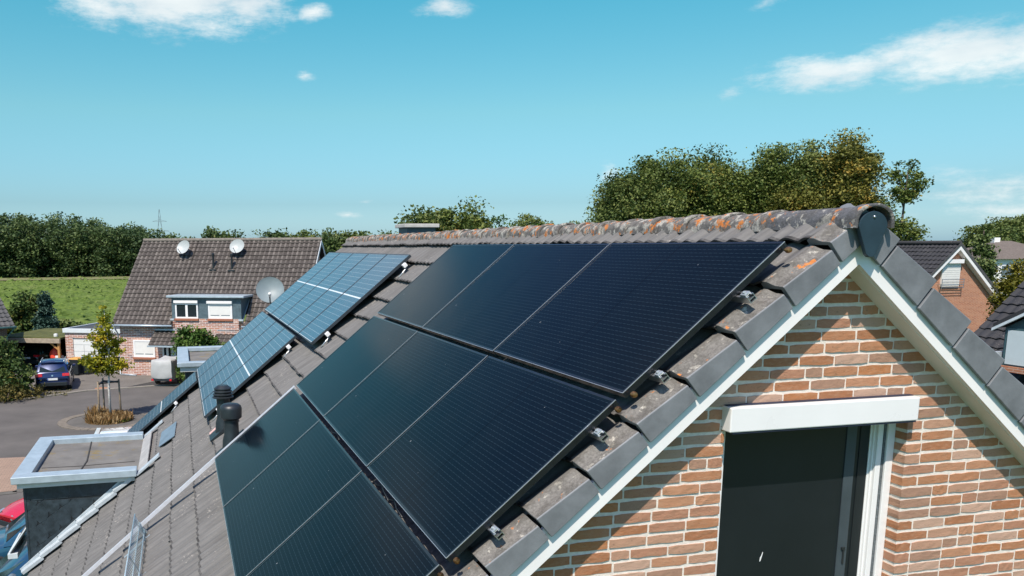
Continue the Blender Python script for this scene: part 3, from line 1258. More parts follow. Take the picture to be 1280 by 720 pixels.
# the long bare rail that runs down the slope past the lowest panels
lr = thing('long_bare_rail', 'long bare aluminium rail running down the tiles from the lowest black panel', 'rail', M=RF @ Matrix.Translation((5.332, 2.84, -.028)))
mb = MB()
mb.bx(-.020, -.017, 0, 4.2, 0, .036)
mb.bx(.017, .020, 0, 4.2, 0, .036)
mb.bx(-.017, .017, 0, 4.2, 0, .003)
mb.bx(-.017, -.006, 0, 4.2, .033, .036)
mb.bx(.006, .017, 0, 4.2, .033, .036)
mb.bx(-.017, .017, 0, 4.2, .016, .019)
mb.build('rail_profile', plain('pale_aluminium', (.74, .75, .79), .34, metal=.35, var=.08, scale=20), lr)
mb = MB()
for s in (.9, 2.2, 3.5):
    mb.bx(-.03, .03, s, s + .05, -.085, -.001)
mb.build('bracket', STEEL, lr)

# loose cables in the gap between the panel rows
cb = MB()
for (y, s) in ((1.25, 2.840), (.92, 2.842), (2.9, 2.842)):
    pts = [(y + .12 * i, s + .016 * math.sin(i * 1.9 + y), -.05 + .018 * math.sin(i * 1.3)) for i in range(5)]
    cb.tube([L3(RF, p) for p in pts], .004, 6)
cab = cb.build('panel_cable', BLACK_PLASTIC, None, smooth=True)
tag(cab, 'thin black cable drooping in the gap between the two lower black panel rows', 'cable')

# snow guard grid
sg = thing('snow_guard', 'galvanised lattice snow guard standing on the grey roof tiles', 'snow guard', M=RF @ Matrix.Translation((2.6, 5.05, TILE_H + .03)))
mb = MB()
LNG = 2.72
SGX = Matrix.Rotation(rad(14), 4, 'X')
for z in (.02, .22):
    mb.tube([SGX @ Vector((0, 0, z)), SGX @ Vector((LNG, 0, z))], .0075, 6)
mb.tube([SGX @ Vector((0, .0, .115)), SGX @ Vector((LNG, 0, .115))], .005, 6)
k = 0.0
while k < LNG:
    mb.tube([SGX @ Vector((k, 0, .02)), SGX @ Vector((k, 0, .22))], .0028, 5)
    k += .062
mb.build('lattice', plain('pale_galvanised', (.50, .62, .66), .4, metal=.4, var=.2, scale=30), sg, smooth=True)
mb = MB()
for y in (.4, 1.5, 2.55):
    mb = MB()
    mb.bx(y - .02, y + .02, -.05, .30, -.03, -.018)
    mb.bx(y - .02, y + .02, -.004, .004, -.02, .20, X=SGX)
    mb.build('support', STEEL, sg)

# ------------------------------------------------------------------ ground, field, road
def ground_mat(name, stops, scale, rough=.95, bump=.3, fine=40.0, warm=None):
    t = NT(name)
    co = t.coord()
    n = t.noise(co, scale, 7, .6)
    f = t.noise(co, fine, 4, .65)
    c = t.ramp(n, stops)
    c = t.mix(t.math('MULTIPLY', f, .45), c, tuple(.55 * x for x in stops[0][1]))
    t.setc(c)
    t.rough(rough)
    t.b.inputs['Specular IOR Level'].default_value = .2
    if bump:
        t.bump(f, bump, .02)
    MATS[name] = t.m
    return t.m


def sheet(name, poly, z, mat, kind='structure', thick=0.0):
    mb = MB()
    if thick:
        mb.prism(poly, lambda a, b, d: (a, b, d), z - thick, z)
    else:
        mb.add([(x, y, z) for x, y in poly], [tuple(range(len(poly)))])
    o = mb.build(name, mat)
    return tag(o, kind=kind)


MEADOW = ground_mat('meadow_grass', [(.3, (.055, .085, .022)), (.6, (.085, .12, .035)), (.8, (.13, .14, .06))], .25)
ASPHALT = ground_mat('asphalt', [(.3, (.105, .098, .090)), (.55, (.138, .128, .117)), (.75, (.168, .155, .140))], .5, bump=.2, fine=25)
PAVER = ground_mat('concrete_pavers', [(.3, (.145, .133, .118)), (.7, (.205, .190, .167))], .9)
sheet('ground', [(-3500, -300), (3500, -300), (3500, 3500), (-3500, 3500)], -.02, MEADOW)


def rand_field(x0, x1, y0, y1, nx, ny, amp, z0):
    r = np.random.default_rng(3)
    P = np.zeros((ny, nx, 3))
    P[..., 0] = np.linspace(x0, x1, nx)[None, :] + r.normal(0, (x1 - x0) / nx * .3, (ny, nx))
    P[..., 1] = np.linspace(y0, y1, ny)[:, None] + r.normal(0, (y1 - y0) / ny * .3, (ny, nx))
    P[..., 2] = z0 + np.abs(r.normal(0, amp, (ny, nx)))
    P[0, :, 2] = P[-1, :, 2] = P[:, 0, 2] = P[:, -1, 2] = -.05
    return P


CROP = NT('crop_leaves')
_co = CROP.coord()
_n = CROP.noise(_co, .12, 5, .6)
_f = CROP.noise(_co, 2.2, 5, .65)
_c = CROP.ramp(_n, [(.3, (.090, .140, .022)), (.55, (.125, .175, .034)), (.75, (.170, .195, .065))])
_c = CROP.mix(CROP.math('MULTIPLY', CROP.ramp(_f, [(.4, (0, 0, 0)), (.65, (1, 1, 1))]), .6), _c, (.035, .075, .012))
CROP.setc(_c)
CROP.rough(.8)
CROP.b.inputs['Specular IOR Level'].default_value = .2
mb = MB()
mb.quadgrid(rand_field(-75, 30, 72, 214, 210, 230, .22, .25))
fo = mb.build('crop_field', CROP.m)
tag(fo, kind='stuff')
fo['label'] = 'bright green leafy crop covering the flat field before the wood'
sheet('dry_field', [(-75, 196), (30, 196), (30, 213), (-75, 213)], .62, ground_mat('dry_field_edge', [(.3, (.16, .17, .07)), (.7, (.24, .23, .12))], .6))
# the far plain, pale with dry fields, and a low blue-green rise on the horizon
sheet('plain', [(120, 420), (3000, -100), (3400, 2600), (300, 3000)], .3, ground_mat('dry_plain', [(.35, (.34, .28, .20)), (.55, (.42, .36, .27)), (.7, (.16, .19, .09))], .006))
mb = MB()
r = np.random.default_rng(9)
xs = np.linspace(-600, 3400, 120)
H = 9 + 5 * np.sin(xs / 170) + r.normal(0, 1.3, 120)
P = np.zeros((3, 120, 3))
for i, (dy, hh) in enumerate(((-60, 0), (0, 1), (160, .3))):
    P[i, :, 0] = xs
    P[i, :, 1] = 3000 - .75 * np.maximum(xs - 300, 0) + dy
    P[i, :, 2] = -1 + H * hh
mb.quadgrid(P)
hl = mb.build('hills', ground_mat('far_woods', [(.3, (.10, .13, .11)), (.7, (.16, .19, .16))], .01), smooth=True)
tag(hl, kind='structure')

# road, kerb, pavers
sheet('road', [(-60, 10), (20, 10), (20, 44.6), (-4.2, 44.0), (-8.4, 43.25), (-11.0, 41.55), (-14.5, 40.6), (-60, 39)], .0, ASPHALT)
sheet('driveway', [(-15.2, 41.2), (-11.1, 41.9), (-8.5, 43.45), (-4.2, 44.25), (12, 44.9), (12, 60), (-15.2, 60)], .004, PAVER)
sheet('asphalt_patch', [(-6.6, 43.95), (-4.1, 44.3), (-2.5, 44.4), (-2.6, 46.8), (-4.5, 46.3)], .008, ground_mat('dark_asphalt_patch', [(.3, (.055, .053, .050)), (.7, (.075, .072, .068))], .8))
KERB = ground_mat('pale_kerb_stone', [(.3, (.26, .235, .20)), (.7, (.36, .33, .28))], 1.4)
mb = MB()
kp = [(-14.5, 40.75), (-11.05, 41.72), (-8.45, 43.35), (-4.2, 44.12), (4, 44.5), (12, 44.75)]
for (ax, ay), (bx2, by) in zip(kp[:-1], kp[1:]):
    d = Vector((bx2 - ax, by - ay, 0)).normalized()
    nn = Vector((-d.y, d.x, 0)) * .09
    mb.add([(ax - nn.x, ay - nn.y, .0), (bx2 - nn.x, by - nn.y, .0), (bx2 + nn.x, by + nn.y, .0), (ax + nn.x, ay + nn.y, .0),
            (ax - nn.x, ay - nn.y, .05), (bx2 - nn.x, by - nn.y, .05), (bx2 + nn.x, by + nn.y, .05), (ax + nn.x, ay + nn.y, .05)],
           [(4, 5, 6, 7), (0, 1, 5, 4), (1, 2, 6, 5), (2, 3, 7, 6), (3, 0, 4, 7)])
tag(mb.build('kerb', KERB), kind='structure')
# manhole lid beside the kerb
mb = MB()
mb.lathe([(.36, 0), (.36, .012), (.30, .012), (.29, .016), (.001, .016)], 24, Matrix.Translation((-7.75, 43.98, .004)))
tag(mb.build('manhole_cover', plain('rusty_iron', (.34, .17, .09), .8, var=.3, scale=12)), 'round rust-coloured manhole cover set in the driveway by the kerb', 'manhole cover')


def paver_brick_mat():
    t = NT('pink_brick_paving')
    co = t.coord()
    br = t.n('TexBrick')
    t.L.new(t.mapping(co, (1, 1, 1)), br.inputs['Vector'])
    br.inputs['Scale'].default_value = 1
    br.inputs['Brick Width'].default_value = .21
    br.inputs['Row Height'].default_value = .11
    br.inputs['Mortar Size'].default_value = .006
    br.inputs['Color1'].default_value = (.36, .24, .17, 1)
    br.inputs['Color2'].default_value = (.30, .20, .14, 1)
    br.inputs['Mortar'].default_value = (.12, .10, .08, 1)
    c = t.mix(t.math('MULTIPLY', t.noise(co, 1.2, 5, .6), .4), br.outputs['Color'], (.20, .16, .12))
    t.setc(c)
    t.rough(.9)
    return t.m


sheet('parking_bay', [(-16, 24.6), (-11, 23.9), (-8.7, 24.2), (-8.2, 26.0), (-8.9, 28.75), (-16, 29.2)], .006, paver_brick_mat())
mb = MB()
pts = [(-16, 24.35), (-11, 23.7), (-8.65, 24.0), (-8.0, 26.0), (-8.75, 28.85)]
for (ax, ay), (bx2, by) in zip(pts[:-1], pts[1:]):
    d = Vector((bx2 - ax, by - ay, 0)).normalized()
    nn = Vector((-d.y, d.x, 0)) * .16
    mb.add([(ax - nn.x, ay - nn.y, .011), (bx2 - nn.x, by - nn.y, .011), (bx2 + nn.x, by + nn.y, .011), (ax + nn.x, ay + nn.y, .011)], [(0, 1, 2, 3)])
tag(mb.build('paved_edging', ground_mat('grey_edging', [(.3, (.11, .105, .09)), (.7, (.17, .16, .14))], 2)), kind='structure')

# planted island with its tree
IX, IY = -6.75, 34.95
n = 40
mb = MB()
mb.add([(IX + 1.95 * math.cos(2 * math.pi * k / n), IY + 1.95 * math.sin(2 * math.pi * k / n), .012) for k in range(n)], [tuple(range(n))])
COBBLE = ground_mat('grey_cobbles', [(.3, (.11, .105, .095)), (.7, (.165, .155, .14))], 1.5)
tag(mb.build('cobble_ring', COBBLE), kind='structure')
mb = MB()
for k in range(n):
    a, b = 2 * math.pi * (k + .04) / n, 2 * math.pi * (k + .96) / n
    P = [(IX + q * math.cos(t_), IY + q * math.sin(t_)) for q, t_ in ((1.72, a), (1.72, b), (2.10, b), (2.10, a))]
    mb.prism(P, lambda x, y, d: (x, y, d), .0, .03)
tag(mb.build('ring_kerb', ground_mat('beige_cobbles', [(.3, (.17, .15, .12)), (.7, (.26, .225, .185))], 3, bump=.5, fine=14)), kind='structure')
mb = MB()
mb.add([(IX + .1 + 1.05 * math.cos(2 * math.pi * k / n), IY - .1 + 1.02 * math.sin(2 * math.pi * k / n), .02) for k in range(n)], [tuple(range(n))])
tag(mb.build('tree_pit', ground_mat('dry_soil', [(.3, (.12, .08, .045)), (.7, (.20, .14, .07))], 3)), kind='structure')

# ------------------------------------------------------------------ leaves and trees


def leaf_quads(mb_arrays, C, size, tone, r, up=.35):
    """one small folded leaf-spray face per centre"""
    n = len(C)
    nor = r.normal(0, 1, (n, 3))
    nor[:, 2] = np.abs(nor[:, 2]) + up
    nor /= np.linalg.norm(nor, axis=1)[:, None]
    t = r.normal(0, 1, (n, 3))
    a = np.cross(nor, t)
    a /= np.linalg.norm(a, axis=1)[:, None] + 1e-9
    b = np.cross(nor, a)
    s = (size * (0.6 + .8 * r.random(n)))[:, None]
    P = np.stack([C - a * s * .5, C - b * s * .30 + a * s * .08, C + a * s * .5, C + b * s * .30 + a * s * .02], 1)
    mb_arrays[0].append(P.reshape(-1, 3))
    mb_arrays[1].append(np.clip(tone, 0, 1))


def leaf_object(name, arrays, mat, parent=None):
    V = np.concatenate(arrays[0])
    T = np.concatenate(arrays[1])
    n = len(T)
    me = bpy.data.meshes.new(name)
    me.vertices.add(4 * n)
    me.vertices.foreach_set('co', V.astype(np.float32).ravel())
    me.loops.add(4 * n)
    me.loops.foreach_set('vertex_index', np.arange(4 * n, dtype=np.int32))
    me.polygons.add(n)
    me.polygons.foreach_set('loop_start', np.arange(0, 4 * n, 4, dtype=np.int32))
    me.update(calc_edges=True)
    me.materials.append(mat)
    at = me.attributes.new('tone', 'FLOAT', 'FACE')
    at.data.foreach_set('value', T.astype(np.float32))
    o = bpy.data.objects.new(name, me)
    COL.objects.link(o)
    if parent is not None:
        o.parent = parent
    return o


def crown_arrays(blobs, nclump, nleaf, leaf, cr, seed, shell=.45):
    r = np.random.default_rng(seed)
    arr = ([], [])
    vol = np.array([b[3] * b[4] * b[5] for b in blobs]) ** .8
    vol /= vol.sum()
    cl = []
    for b, w in zip(blobs, vol):
        m = max(2, int(nclump * w))
        d = r.normal(0, 1, (m, 3))
        d /= np.linalg.norm(d, axis=1)[:, None]
        rr = (shell + (1 - shell) * r.random(m) ** .6) * (1 + np.clip(r.normal(0, .09, m), -.2, .13))
        c = np.array(b[:3]) + d * rr[:, None] * np.array(b[3:6])
        ct = .5 + r.normal(0, .24, m)
        for i in range(m):
            k = max(3, int(nleaf * (.5 + r.random())))
            sc = cr * (.55 + .9 * r.random())
            P = c[i] + np.clip(r.normal(0, 1, (k, 3)), -1.7, 1.7) * np.array([sc, sc, sc * .62])
            leaf_quads(arr, P, leaf, ct[i] + r.normal(0, .11, k), r)
        cl.append(c)
    return arr, np.concatenate(cl)


BARK = plain('bark', (.085, .068, .05), .95, var=.35, scale=12, bump=.5, bscale=25)


def tree(name, label, cat, loc, blobs, mat, leaf=.3, nclump=70, nleaf=45, cr=.55, trunk=.2, seed=1, group=None, trunk_mat=None, limbs=9, shell=.45, base_z=0.0):
    t = thing(name, label, cat, loc, group=group)
    arr, cl = crown_arrays(blobs, nclump, nleaf, leaf, cr, seed, shell)
    leaf_object('crown', arr, mat, t)
    r = random.Random(seed)
    mb = MB()
    top = max(b[2] + b[5] * .45 for b in blobs)
    bx_ = sum(b[0] for b in blobs) / len(blobs)
    by_ = sum(b[1] for b in blobs) / len(blobs)
    path = [(0, 0, base_z - .1), (bx_ * .1, by_ * .1, top * .3), (bx_ * .5 + .1, by_ * .5, top * .65), (bx_, by_, top)]
    mb.tube(path, [trunk * 1.25, trunk, trunk * .6, trunk * .15], 9)
    idx = list(range(len(cl)))
    r.shuffle(idx)
    for i in idx[:limbs]:
        e = Vector(cl[i])
        z0 = max(top * .25, min(top * .8, e.z - e.xy.length * .6))
        f = z0 / top
        p0 = Vector((bx_ * f, by_ * f, z0))
        md = (p0 + e) / 2 + Vector((0, 0, -.06 * top))
        mb.tube([p0, md, e], [trunk * .38, trunk * .22, trunk * .06], 6)
    mb.build('trunk', trunk_mat or BARK, t, smooth=True)
    return t


OAK = foliage('oak_leaves', (.040, .072, .016), (.105, .145, .030), (.20, .23, .055), (.26, .22, .045))
OAK_Y = foliage('yellowing_leaves', (.055, .072, .014), (.145, .152, .030), (.25, .225, .048), (.31, .21, .035))
LINDEN = foliage('dark_green_leaves', (.044, .076, .020), (.098, .138, .034), (.175, .205, .055))
WOODM = foliage('woodland_leaves', (.034, .066, .026), (.078, .122, .042), (.145, .19, .06), (.17, .18, .06), trans=.25)
FRESH = foliage('fresh_green_leaves', (.020, .055, .008), (.052, .115, .018), (.115, .180, .035))
GOLD = foliage('golden_street_leaves', (.10, .14, .012), (.25, .26, .018), (.42, .36, .025), (.52, .33, .02), trans=.4)
GREENGOLD = foliage('green_gold_leaves', (.035, .06, .010), (.095, .125, .016), (.20, .20, .025), trans=.3)
SHRUB = foliage('shrub_leaves', (.025, .055, .012), (.070, .115, .028), (.15, .19, .055), (.28, .22, .05))
BLUEC = foliage('blue_conifer_needles', (.022, .055, .040), (.045, .095, .072), (.080, .140, .110), trans=.1)
CONIF = foliage('conifer_needles', (.035, .065, .018), (.085, .13, .036), (.16, .20, .065), trans=.2)
HEDGE_Y = foliage('yellow_bush_leaves', (.050, .055, .006), (.13, .125, .012), (.22, .19, .02), trans=.25)
DRYG = foliage('dry_grass_blades', (.14, .075, .025), (.27, .16, .06), (.42, .30, .15), trans=.2)
LOWG = foliage('low_green_plants', (.03, .055, .01), (.07, .10, .018), (.13, .15, .03))

# the wood beyond the field, one mass
def wood():
    r = np.random.default_rng(77)
    arr = ([], [])
    prof_x = [-130, -45, -34, -21, -11.4, -4, 4]
    prof_h = [16.5, 16.8, 16.4, 15.3, 13.2, 11.2, 9.6]
    cells = []
    for row, (y0, dens) in enumerate(((216, 3.4), (222, 3.8), (230, 4.6), (242, 6))):
        x = -120.0
        while x < 3:
            cells.append((x + r.normal(0, .8), y0 + r.normal(0, 1.2), row))
            x += dens * (.8 + .4 * r.random())
    for x, y, row in cells:
        h = np.interp(x, prof_x, prof_h) * (.86 + .17 * r.random()) * (1 - .03 * (row == 0) * r.random() * 3)
        if row == 0:
            h *= .86 + .12 * r.random()
        tb = .40 + r.normal(0, .16)
        for zc, rz, rx in ((h * .70, h * .30, 2.9), (h * .36, h * .34, 2.6)):
            m = 26 if x > -52 else 10
            if row > 1 and zc < h * .5:
                continue
            d = r.normal(0, 1, (m, 3))
            d /= np.linalg.norm(d, axis=1)[:, None]
            c = np.array([x, y, zc]) + d * (.6 + .45 * r.random(m))[:, None] * np.array([rx, rx, rz])
            for i in range(m):
                k = 38
                P = c[i] + np.clip(r.normal(0, 1, (k, 3)), -1.6, 1.6) * np.array([.85, .85, .6])
                P[:, 2] = np.maximum(P[:, 2], .1)
                leaf_quads(arr, P, .66, tb + r.normal(0, .12) + r.normal(0, .13, k), r)
    o = leaf_object('woodland', arr, WOODM)
    tag(o, 'dense dark green wood standing along the far side of the field', kind='stuff')
    mb = MB()      # trunks of the wood edge
    for k in range(16):
        x = -110 + k * 7 + r.normal(0, 2)
        y = 219 + r.normal(0, 2)
        mb.tube([(x, y, 0), (x + r.normal(0, .2), y, 5), (x + r.normal(0, .5), y, 10)], [.22, .18, .1], 6)
    o2 = mb.build('woodland_trunks', plain('wood_trunk', (.10, .085, .065), .95, var=.3), o, smooth=True)
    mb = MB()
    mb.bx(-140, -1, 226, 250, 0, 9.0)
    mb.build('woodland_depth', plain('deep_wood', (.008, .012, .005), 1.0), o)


wood()

# trees behind the ridge, right: each a tree of its own
def big(loc, H, rx, mat, label, seed, z0=.30, extra=(), leaf=.235, ncl=165, nl=380, cr=.64, shell=.42):
    r = random.Random(seed)
    H *= .93
    rx *= .86
    loc = (loc[0] + .5, loc[1], 0)
    bl = [(0, 0, H * .62, rx, rx * .9, H * .36)]
    for k in range(5):
        a = 2 * math.pi * k / 5 + r.random()
        q = rx * (.35 + .3 * r.random())
        bl.append((q * math.cos(a), q * math.sin(a), H * (.50 + .34 * r.random()), rx * .55, rx * .5, H * .17))
    bl += list(extra)
    return tree('broadleaf_tree', label, 'tree', loc, bl, mat, leaf, ncl, nl, cr, trunk=.32, seed=seed, group='trees in the tall clump behind the roof ridge', limbs=14, shell=shell)


G = 'clump behind the ridge'
big((34.0, 61.0, 0), 15.6, 3.8, LINDEN, 'dark green tree at the left end of the tall clump behind the ridge', 21)
big((37.4, 61.5, 0), 16.8, 3.7, OAK, 'rounded olive green tree, second from the left in the tall clump', 22)
big((41.6, 62.5, 0), 17.2, 3.6, OAK, 'tall olive tree with sky gaps, third from the left in the clump', 23)
big((45.6, 60.8, 0), 17.0, 3.2, OAK, 'green tree in the middle of the tall clump with bright lower boughs', 24)
big((48.6, 58.8, 0), 17.6, 2.7, LINDEN, 'tall narrow dark green tree behind the yellowing one in the clump', 25)
big((50.6, 56.6, 0), 17.4, 3.2, OAK_Y, 'yellow-brown turning tree, tallest at the right of the clump', 26)
big((46.9, 56.5, 0), 13.5, 2.3, OAK_Y, 'lower tree with orange-yellow leaves in front of the clump', 27)
big((52.4, 55.3, 0), 13.8, 1.7, OAK, 'smaller loose tree at the right end of the tall clump', 28, ncl=80, nl=280)
tree('slender_tree', 'slender open tree standing alone right of the clump, above the ridge end', 'tree', (49.3, 48.6, 0),
     [(.7, .2, 12.1, 1.15, 1.1, 1.9), (1.4, 0, 11.9, .8, .8, .7), (.1, 0, 9.0, .8, .9, .8), (.9, 0, 7.6, 1.5, 1.4, 1.3), (-.4, 0, 8.0, .8, .9, .9), (.2, 0, 6.0, 1.5, 1.3, 1.4)], OAK, .22, 100, 90, .30, .17, 31, limbs=16, shell=.2)
# trees seen over the middle of the ridge
GM = 'tree tops over the middle of the ridge'
def mid(loc, H, rx, mat, label, seed, ncl=150, nl=130, leaf=.27):
    H += .25
    bl = [(0, 0, H * .68, rx, rx, H * .29), (rx * .5, 0, H * .6, rx * .6, rx * .6, H * .2), (-rx * .5, .3, H * .62, rx * .6, rx * .6, H * .2)]
    tree('broadleaf_tree', label, 'tree', loc, bl, mat, leaf, ncl, nl, .5, .22, seed, GM, limbs=8)


mid((14.4, 55.2, 0), 10.5, 1.9, LINDEN, 'dark green tree top right behind the chimney', 41)
mid((16.5, 56.2, 0), 10.5, 1.7, OAK, 'olive tree top just right of the chimney', 42)
mid((18.6, 57.2, 0), 10.3, 1.6, OAK, 'rounded olive tree top at the right of the trees by the chimney', 43)
mid((22.9, 63.4, 0), 9.9, 1.5, FRESH, 'light green feathery tree top over the middle of the ridge', 44, ncl=50, nl=70)
mid((25.3, 63.0, 0), 9.3, 1.3, FRESH, 'small light green tree top right of the feathery one', 45, ncl=44, nl=70)
mid((34.2, 81.6, 0), 10.9, 2.7, LINDEN, 'dark rounded tree top far behind the ridge', 46)
mid((38.6, 81.6, 0), 10.1, 2.0, LINDEN, 'low dark tree top next to the clump, far behind the ridge', 47)
# far row behind the brown roofed house
FR = 'far trees behind the brown roofed house'
for k, (x, y, h, rx) in enumerate(((2.4, 142, 10.4, 1.6), (5.6, 141, 9.7, 2.0), (14, 149, 10.2, 4.2), (19, 149, 10.3, 4.4), (23.6, 148, 10.5, 3.2), (28, 147, 10.2, 4.2), (33.5, 147, 9.6, 4.0), (43, 150, 9.9, 4))):
    bl = [(0, 0, h * .62, rx, rx, h * .38), (rx * .4, 0, h * .55, rx * .7, rx * .7, h * .3)]
    lab = ['small dark tree top above the brown roof, left of the pair', 'low dark tree top above the brown roof, right of the pair', 'dark wooded crown at the left of the far row over the brown roof',
           'dark wooded crown, second in the far row over the brown roof', 'tallest dark crown in the far row, near the roof end', 'dark crown right of the tallest in the far row',
           'dark crown between the brown roof end and the grey ridge', 'tiny dark tree top far beyond the ridge'][k]
    tree('broadleaf_tree', lab, 'tree', (x, y, 0), bl, LINDEN if k % 2 else WOODM, .55, 90, 80, .8, .25, 60 + k, FR, limbs=5)

# right-hand trees
def cone_blobs(H, r0, n=6, z0=.12):
    return [(0, 0, H * (z0 + (1 - z0) * (k + .4) / n), r0 * (1 - (k + .3) / n) + .12, r0 * (1 - (k + .3) / n) + .12, H * .62 / n) for k in range(n)]


tree('conifer', 'light green conifer standing behind the brick gable house, by the white house', 'tree', (53.4, 45.1, 0), cone_blobs(8.9, 1.85, 8, .1), CONIF, .22, 260, 120, .26, .16, 81, limbs=4, shell=.3)
tree('round_bush', 'rounded golden-green tree between the brick gable house and the dark roof', 'tree', (40.95, 31.6, 0), [(0, 0, 4.9, 1.25, 1.3, 1.75), (.8, -.2, 4.5, 1.0, 1.0, 1.4), (-.6, 0, 4.6, .9, 1, 1.4), (0, 0, 2.6, 1.3, 1.3, 1.8)], HEDGE_Y, .17, 150, 130, .28, .14, 82, limbs=5)
for k, (x, y, h, rx, lab) in enumerate(((86, 73, 9.9, 2.4, 'dark green tree left of the group at the right picture edge'), (90.5, 74.5, 11.0, 2.6, 'tall dark green tree in the group at the right picture edge'),
                                        (93.5, 73, 12.4, 3.0, 'tallest dark tree at the right picture edge'), (78, 62.5, 9.6, 2.6, 'mid green tree rising behind the white house'),
                                        (82, 62, 10.3, 2.8, 'bright green tree behind the white house at the picture edge'), (98, 74, 12.5, 3.2, 'dark tree just beyond the right picture edge'),
                                        (110, 120, 8.6, 2.4, 'small dark tree far off on the horizon, right of the ridge end'), (100, 96, 8.3, 1.6, 'low dark tree far off behind the conifer'), (118, 96, 8.9, 2, 'low dark tree at the horizon left of the group'))):
    bl = [(0, 0, h * .6, rx, rx, h * .36), (rx * .5, .2, h * .5, rx * .7, rx * .7, h * .28), (-rx * .5, 0, h * .52, rx * .7, rx * .7, h * .28)]
    tree('broadleaf_tree', lab, 'tree', (x, y, 0), bl, FRESH if k in (4,) else LINDEN, .32, 130, 120, .55, .25, 90 + k, 'trees at the right picture edge', limbs=6)

# shrubs on the left
tree('garden_shrub', 'large loose green shrub at the left picture edge beside the blue car', 'shrub', (-12.6, 42.9, 0),
     [(0, 0, 1.9, 1.0, 1.1, 1.2), (.6, -.3, 1.1, 1.0, 1.0, 1.0), (-.9, .2, 1.4, 1.2, 1.1, 1.4), (.5, -.9, .6, 1.0, .9, .6), (-.3, -.9, .9, 1.1, .8, .9)], SHRUB, .19, 230, 60, .2, .06, 101, limbs=8)
tree('garden_shrub', 'yellowish grassy undergrowth shrub at the foot of the large shrub', 'shrub', (-12.0, 41.0, 0),
     [(0, 0, .45, 1.2, .7, .5), (-.9, .4, .6, 1.1, .7, .7), (.9, 1.1, .3, .6, .8, .35)], foliage('yellow_undergrowth', (.04, .05, .012), (.11, .10, .025), (.22, .17, .05)), .14, 60, 34, .2, .03, 102, limbs=3)
tree('green_bush', 'bright green bushy tree in front of the porches of the brown roofed house', 'bush', (-2.6, 43.5, 0),
     [(-.45, 0, 2.5, .75, .7, .75), (.35, 0, 2.55, .8, .7, .65), (0, -.2, 2.0, 1.15, .9, .8), (.8, 0, 2.0, .6, .6, .6), (0, 0, 1.1, 1.1, .9, 1.0)], FRESH, .17, 230, 60, .16, .08, 103, limbs=6)
tree('field_bush', 'dark olive bush behind the mossy carport at the edge of the field', 'bush', (-14.6, 64, 0),
     [(0, 0, 2.6, 1.3, 1.2, 1.7), (-1.2, 0, 1.8, 1.2, 1.1, 1.5), (.9, .3, 1.6, 1.0, 1.0, 1.4)], SHRUB, .27, 140, 60, .3, .08, 104, limbs=5)
tree('blue_conifer', 'blue-green conical conifer behind the mossy carport', 'tree', (-13.2, 63.2, 0), cone_blobs(4.6, 1.0, 7, .04), BLUEC, .17, 240, 110, .17, .08, 105, limbs=2)
tree('field_bush', 'low dark green hedge bush behind the flat garage roof', 'bush', (-11.4, 63.5, 0),
     [(0, 0, 1.0, 1.2, 1, 1.1), (1.2, 0, .8, 1.0, .9, .9), (-1, 0, 1.1, .9, .9, 1)], SHRUB, .25, 100, 60, .28, .06, 106, limbs=3)
tree('field_bush', 'broad dark bush at the left, above the corner of the neighbouring roof', 'bush', (-17.2, 64.5, 0),
     [(0, 0, 1.4, 1.6, 1.1, 1.3), (-1.6, 0, 1.2, 1.4, 1.1, 1.2)], SHRUB, .27, 100, 60, .3, .06, 107, limbs=3)

# street tree with its three-legged guard
st = tree('street_tree', 'young golden-green street tree in the planted island', 'tree', (-6.62, 35.15, 0),
          [(.0, 0, 4.75, .22, .22, .42), (.0, 0, 4.1, .42, .4, .5), (-.15, 0, 3.5, .60, .5, .5), (.45, .1, 3.3, .42, .4, .35), (-.1, 0, 2.9, .70, .6, .42), (-.72, 0, 2.65, .40, .4, .3), (.55, 0, 2.45, .5, .45, .3), (-.2, 0, 2.38, .65, .55, .32), (.1, 0, 2.25, .4, .4, .22)],
          GOLD, .14, 130, 36, .12, .05, 111, trunk_mat=plain('whitewashed_bark', (.52, .50, .46), .85, var=.3, scale=14), limbs=14, shell=.25)
gd = thing('tree_guard', 'three weathered stakes with dark crossbars holding the young street tree', 'tree guard', (-6.62, 35.15, 0))
stk = [(-.46, -.15), (-.32, .75), (.44, .25)]
for x, y in stk:
    mb = MB()
    mb.tube([(x, y, -.05), (x * .98, y, 1.0), (x * .96, y * .97, 1.78)], [.045, .042, .04], 8)
    mb.build('stake', WOOD, gd, smooth=True)
mb = MB()
for (a, b) in ((0, 1), (1, 2), (2, 0)):
    p, q = stk[a], stk[b]
    mb.tube([(p[0] * .98, p[1], 1.62 + .03 * a), (q[0] * .98, q[1], 1.62 + .03 * a)], .045, 6)
mb.build('crossbar', plain('dark_crossbar', (.05, .048, .045), .7, var=.3), gd)
# dry grass in the island
arr = ([], [])
r = np.random.default_rng(8)
nb = 2600
ang, rr_ = r.random(nb) * 6.283, np.sqrt(r.random(nb))
cx_, cy_ = IX + .1 + rr_ * np.cos(ang) * .98, IY - .1 + rr_ * np.sin(ang) * .95
hgt = (.10 + .28 * r.random(nb)) * (1 + .9 * np.exp(-((cx_ - IX + .55) ** 2 + (cy_ - IY - .3) ** 2) / .18))
P = np.zeros((nb, 4, 3))
wv = r.normal(0, .016, (nb, 2))
ln = r.normal(0, .10, (nb, 2))
for i, (k, f) in enumerate(((0, -1), (1, -.3), (1, .3), (0, 1))):
    P[:, i, 0] = cx_ + wv[:, 0] * f * 1.6 + ln[:, 0] * k
    P[:, i, 1] = cy_ + wv[:, 1] * f * 1.6 + ln[:, 1] * k
    P[:, i, 2] = .01 + hgt * k
arr[0].append(P.reshape(-1, 3))
arr[1].append(np.clip(r.random(nb) * .9, 0, 1))
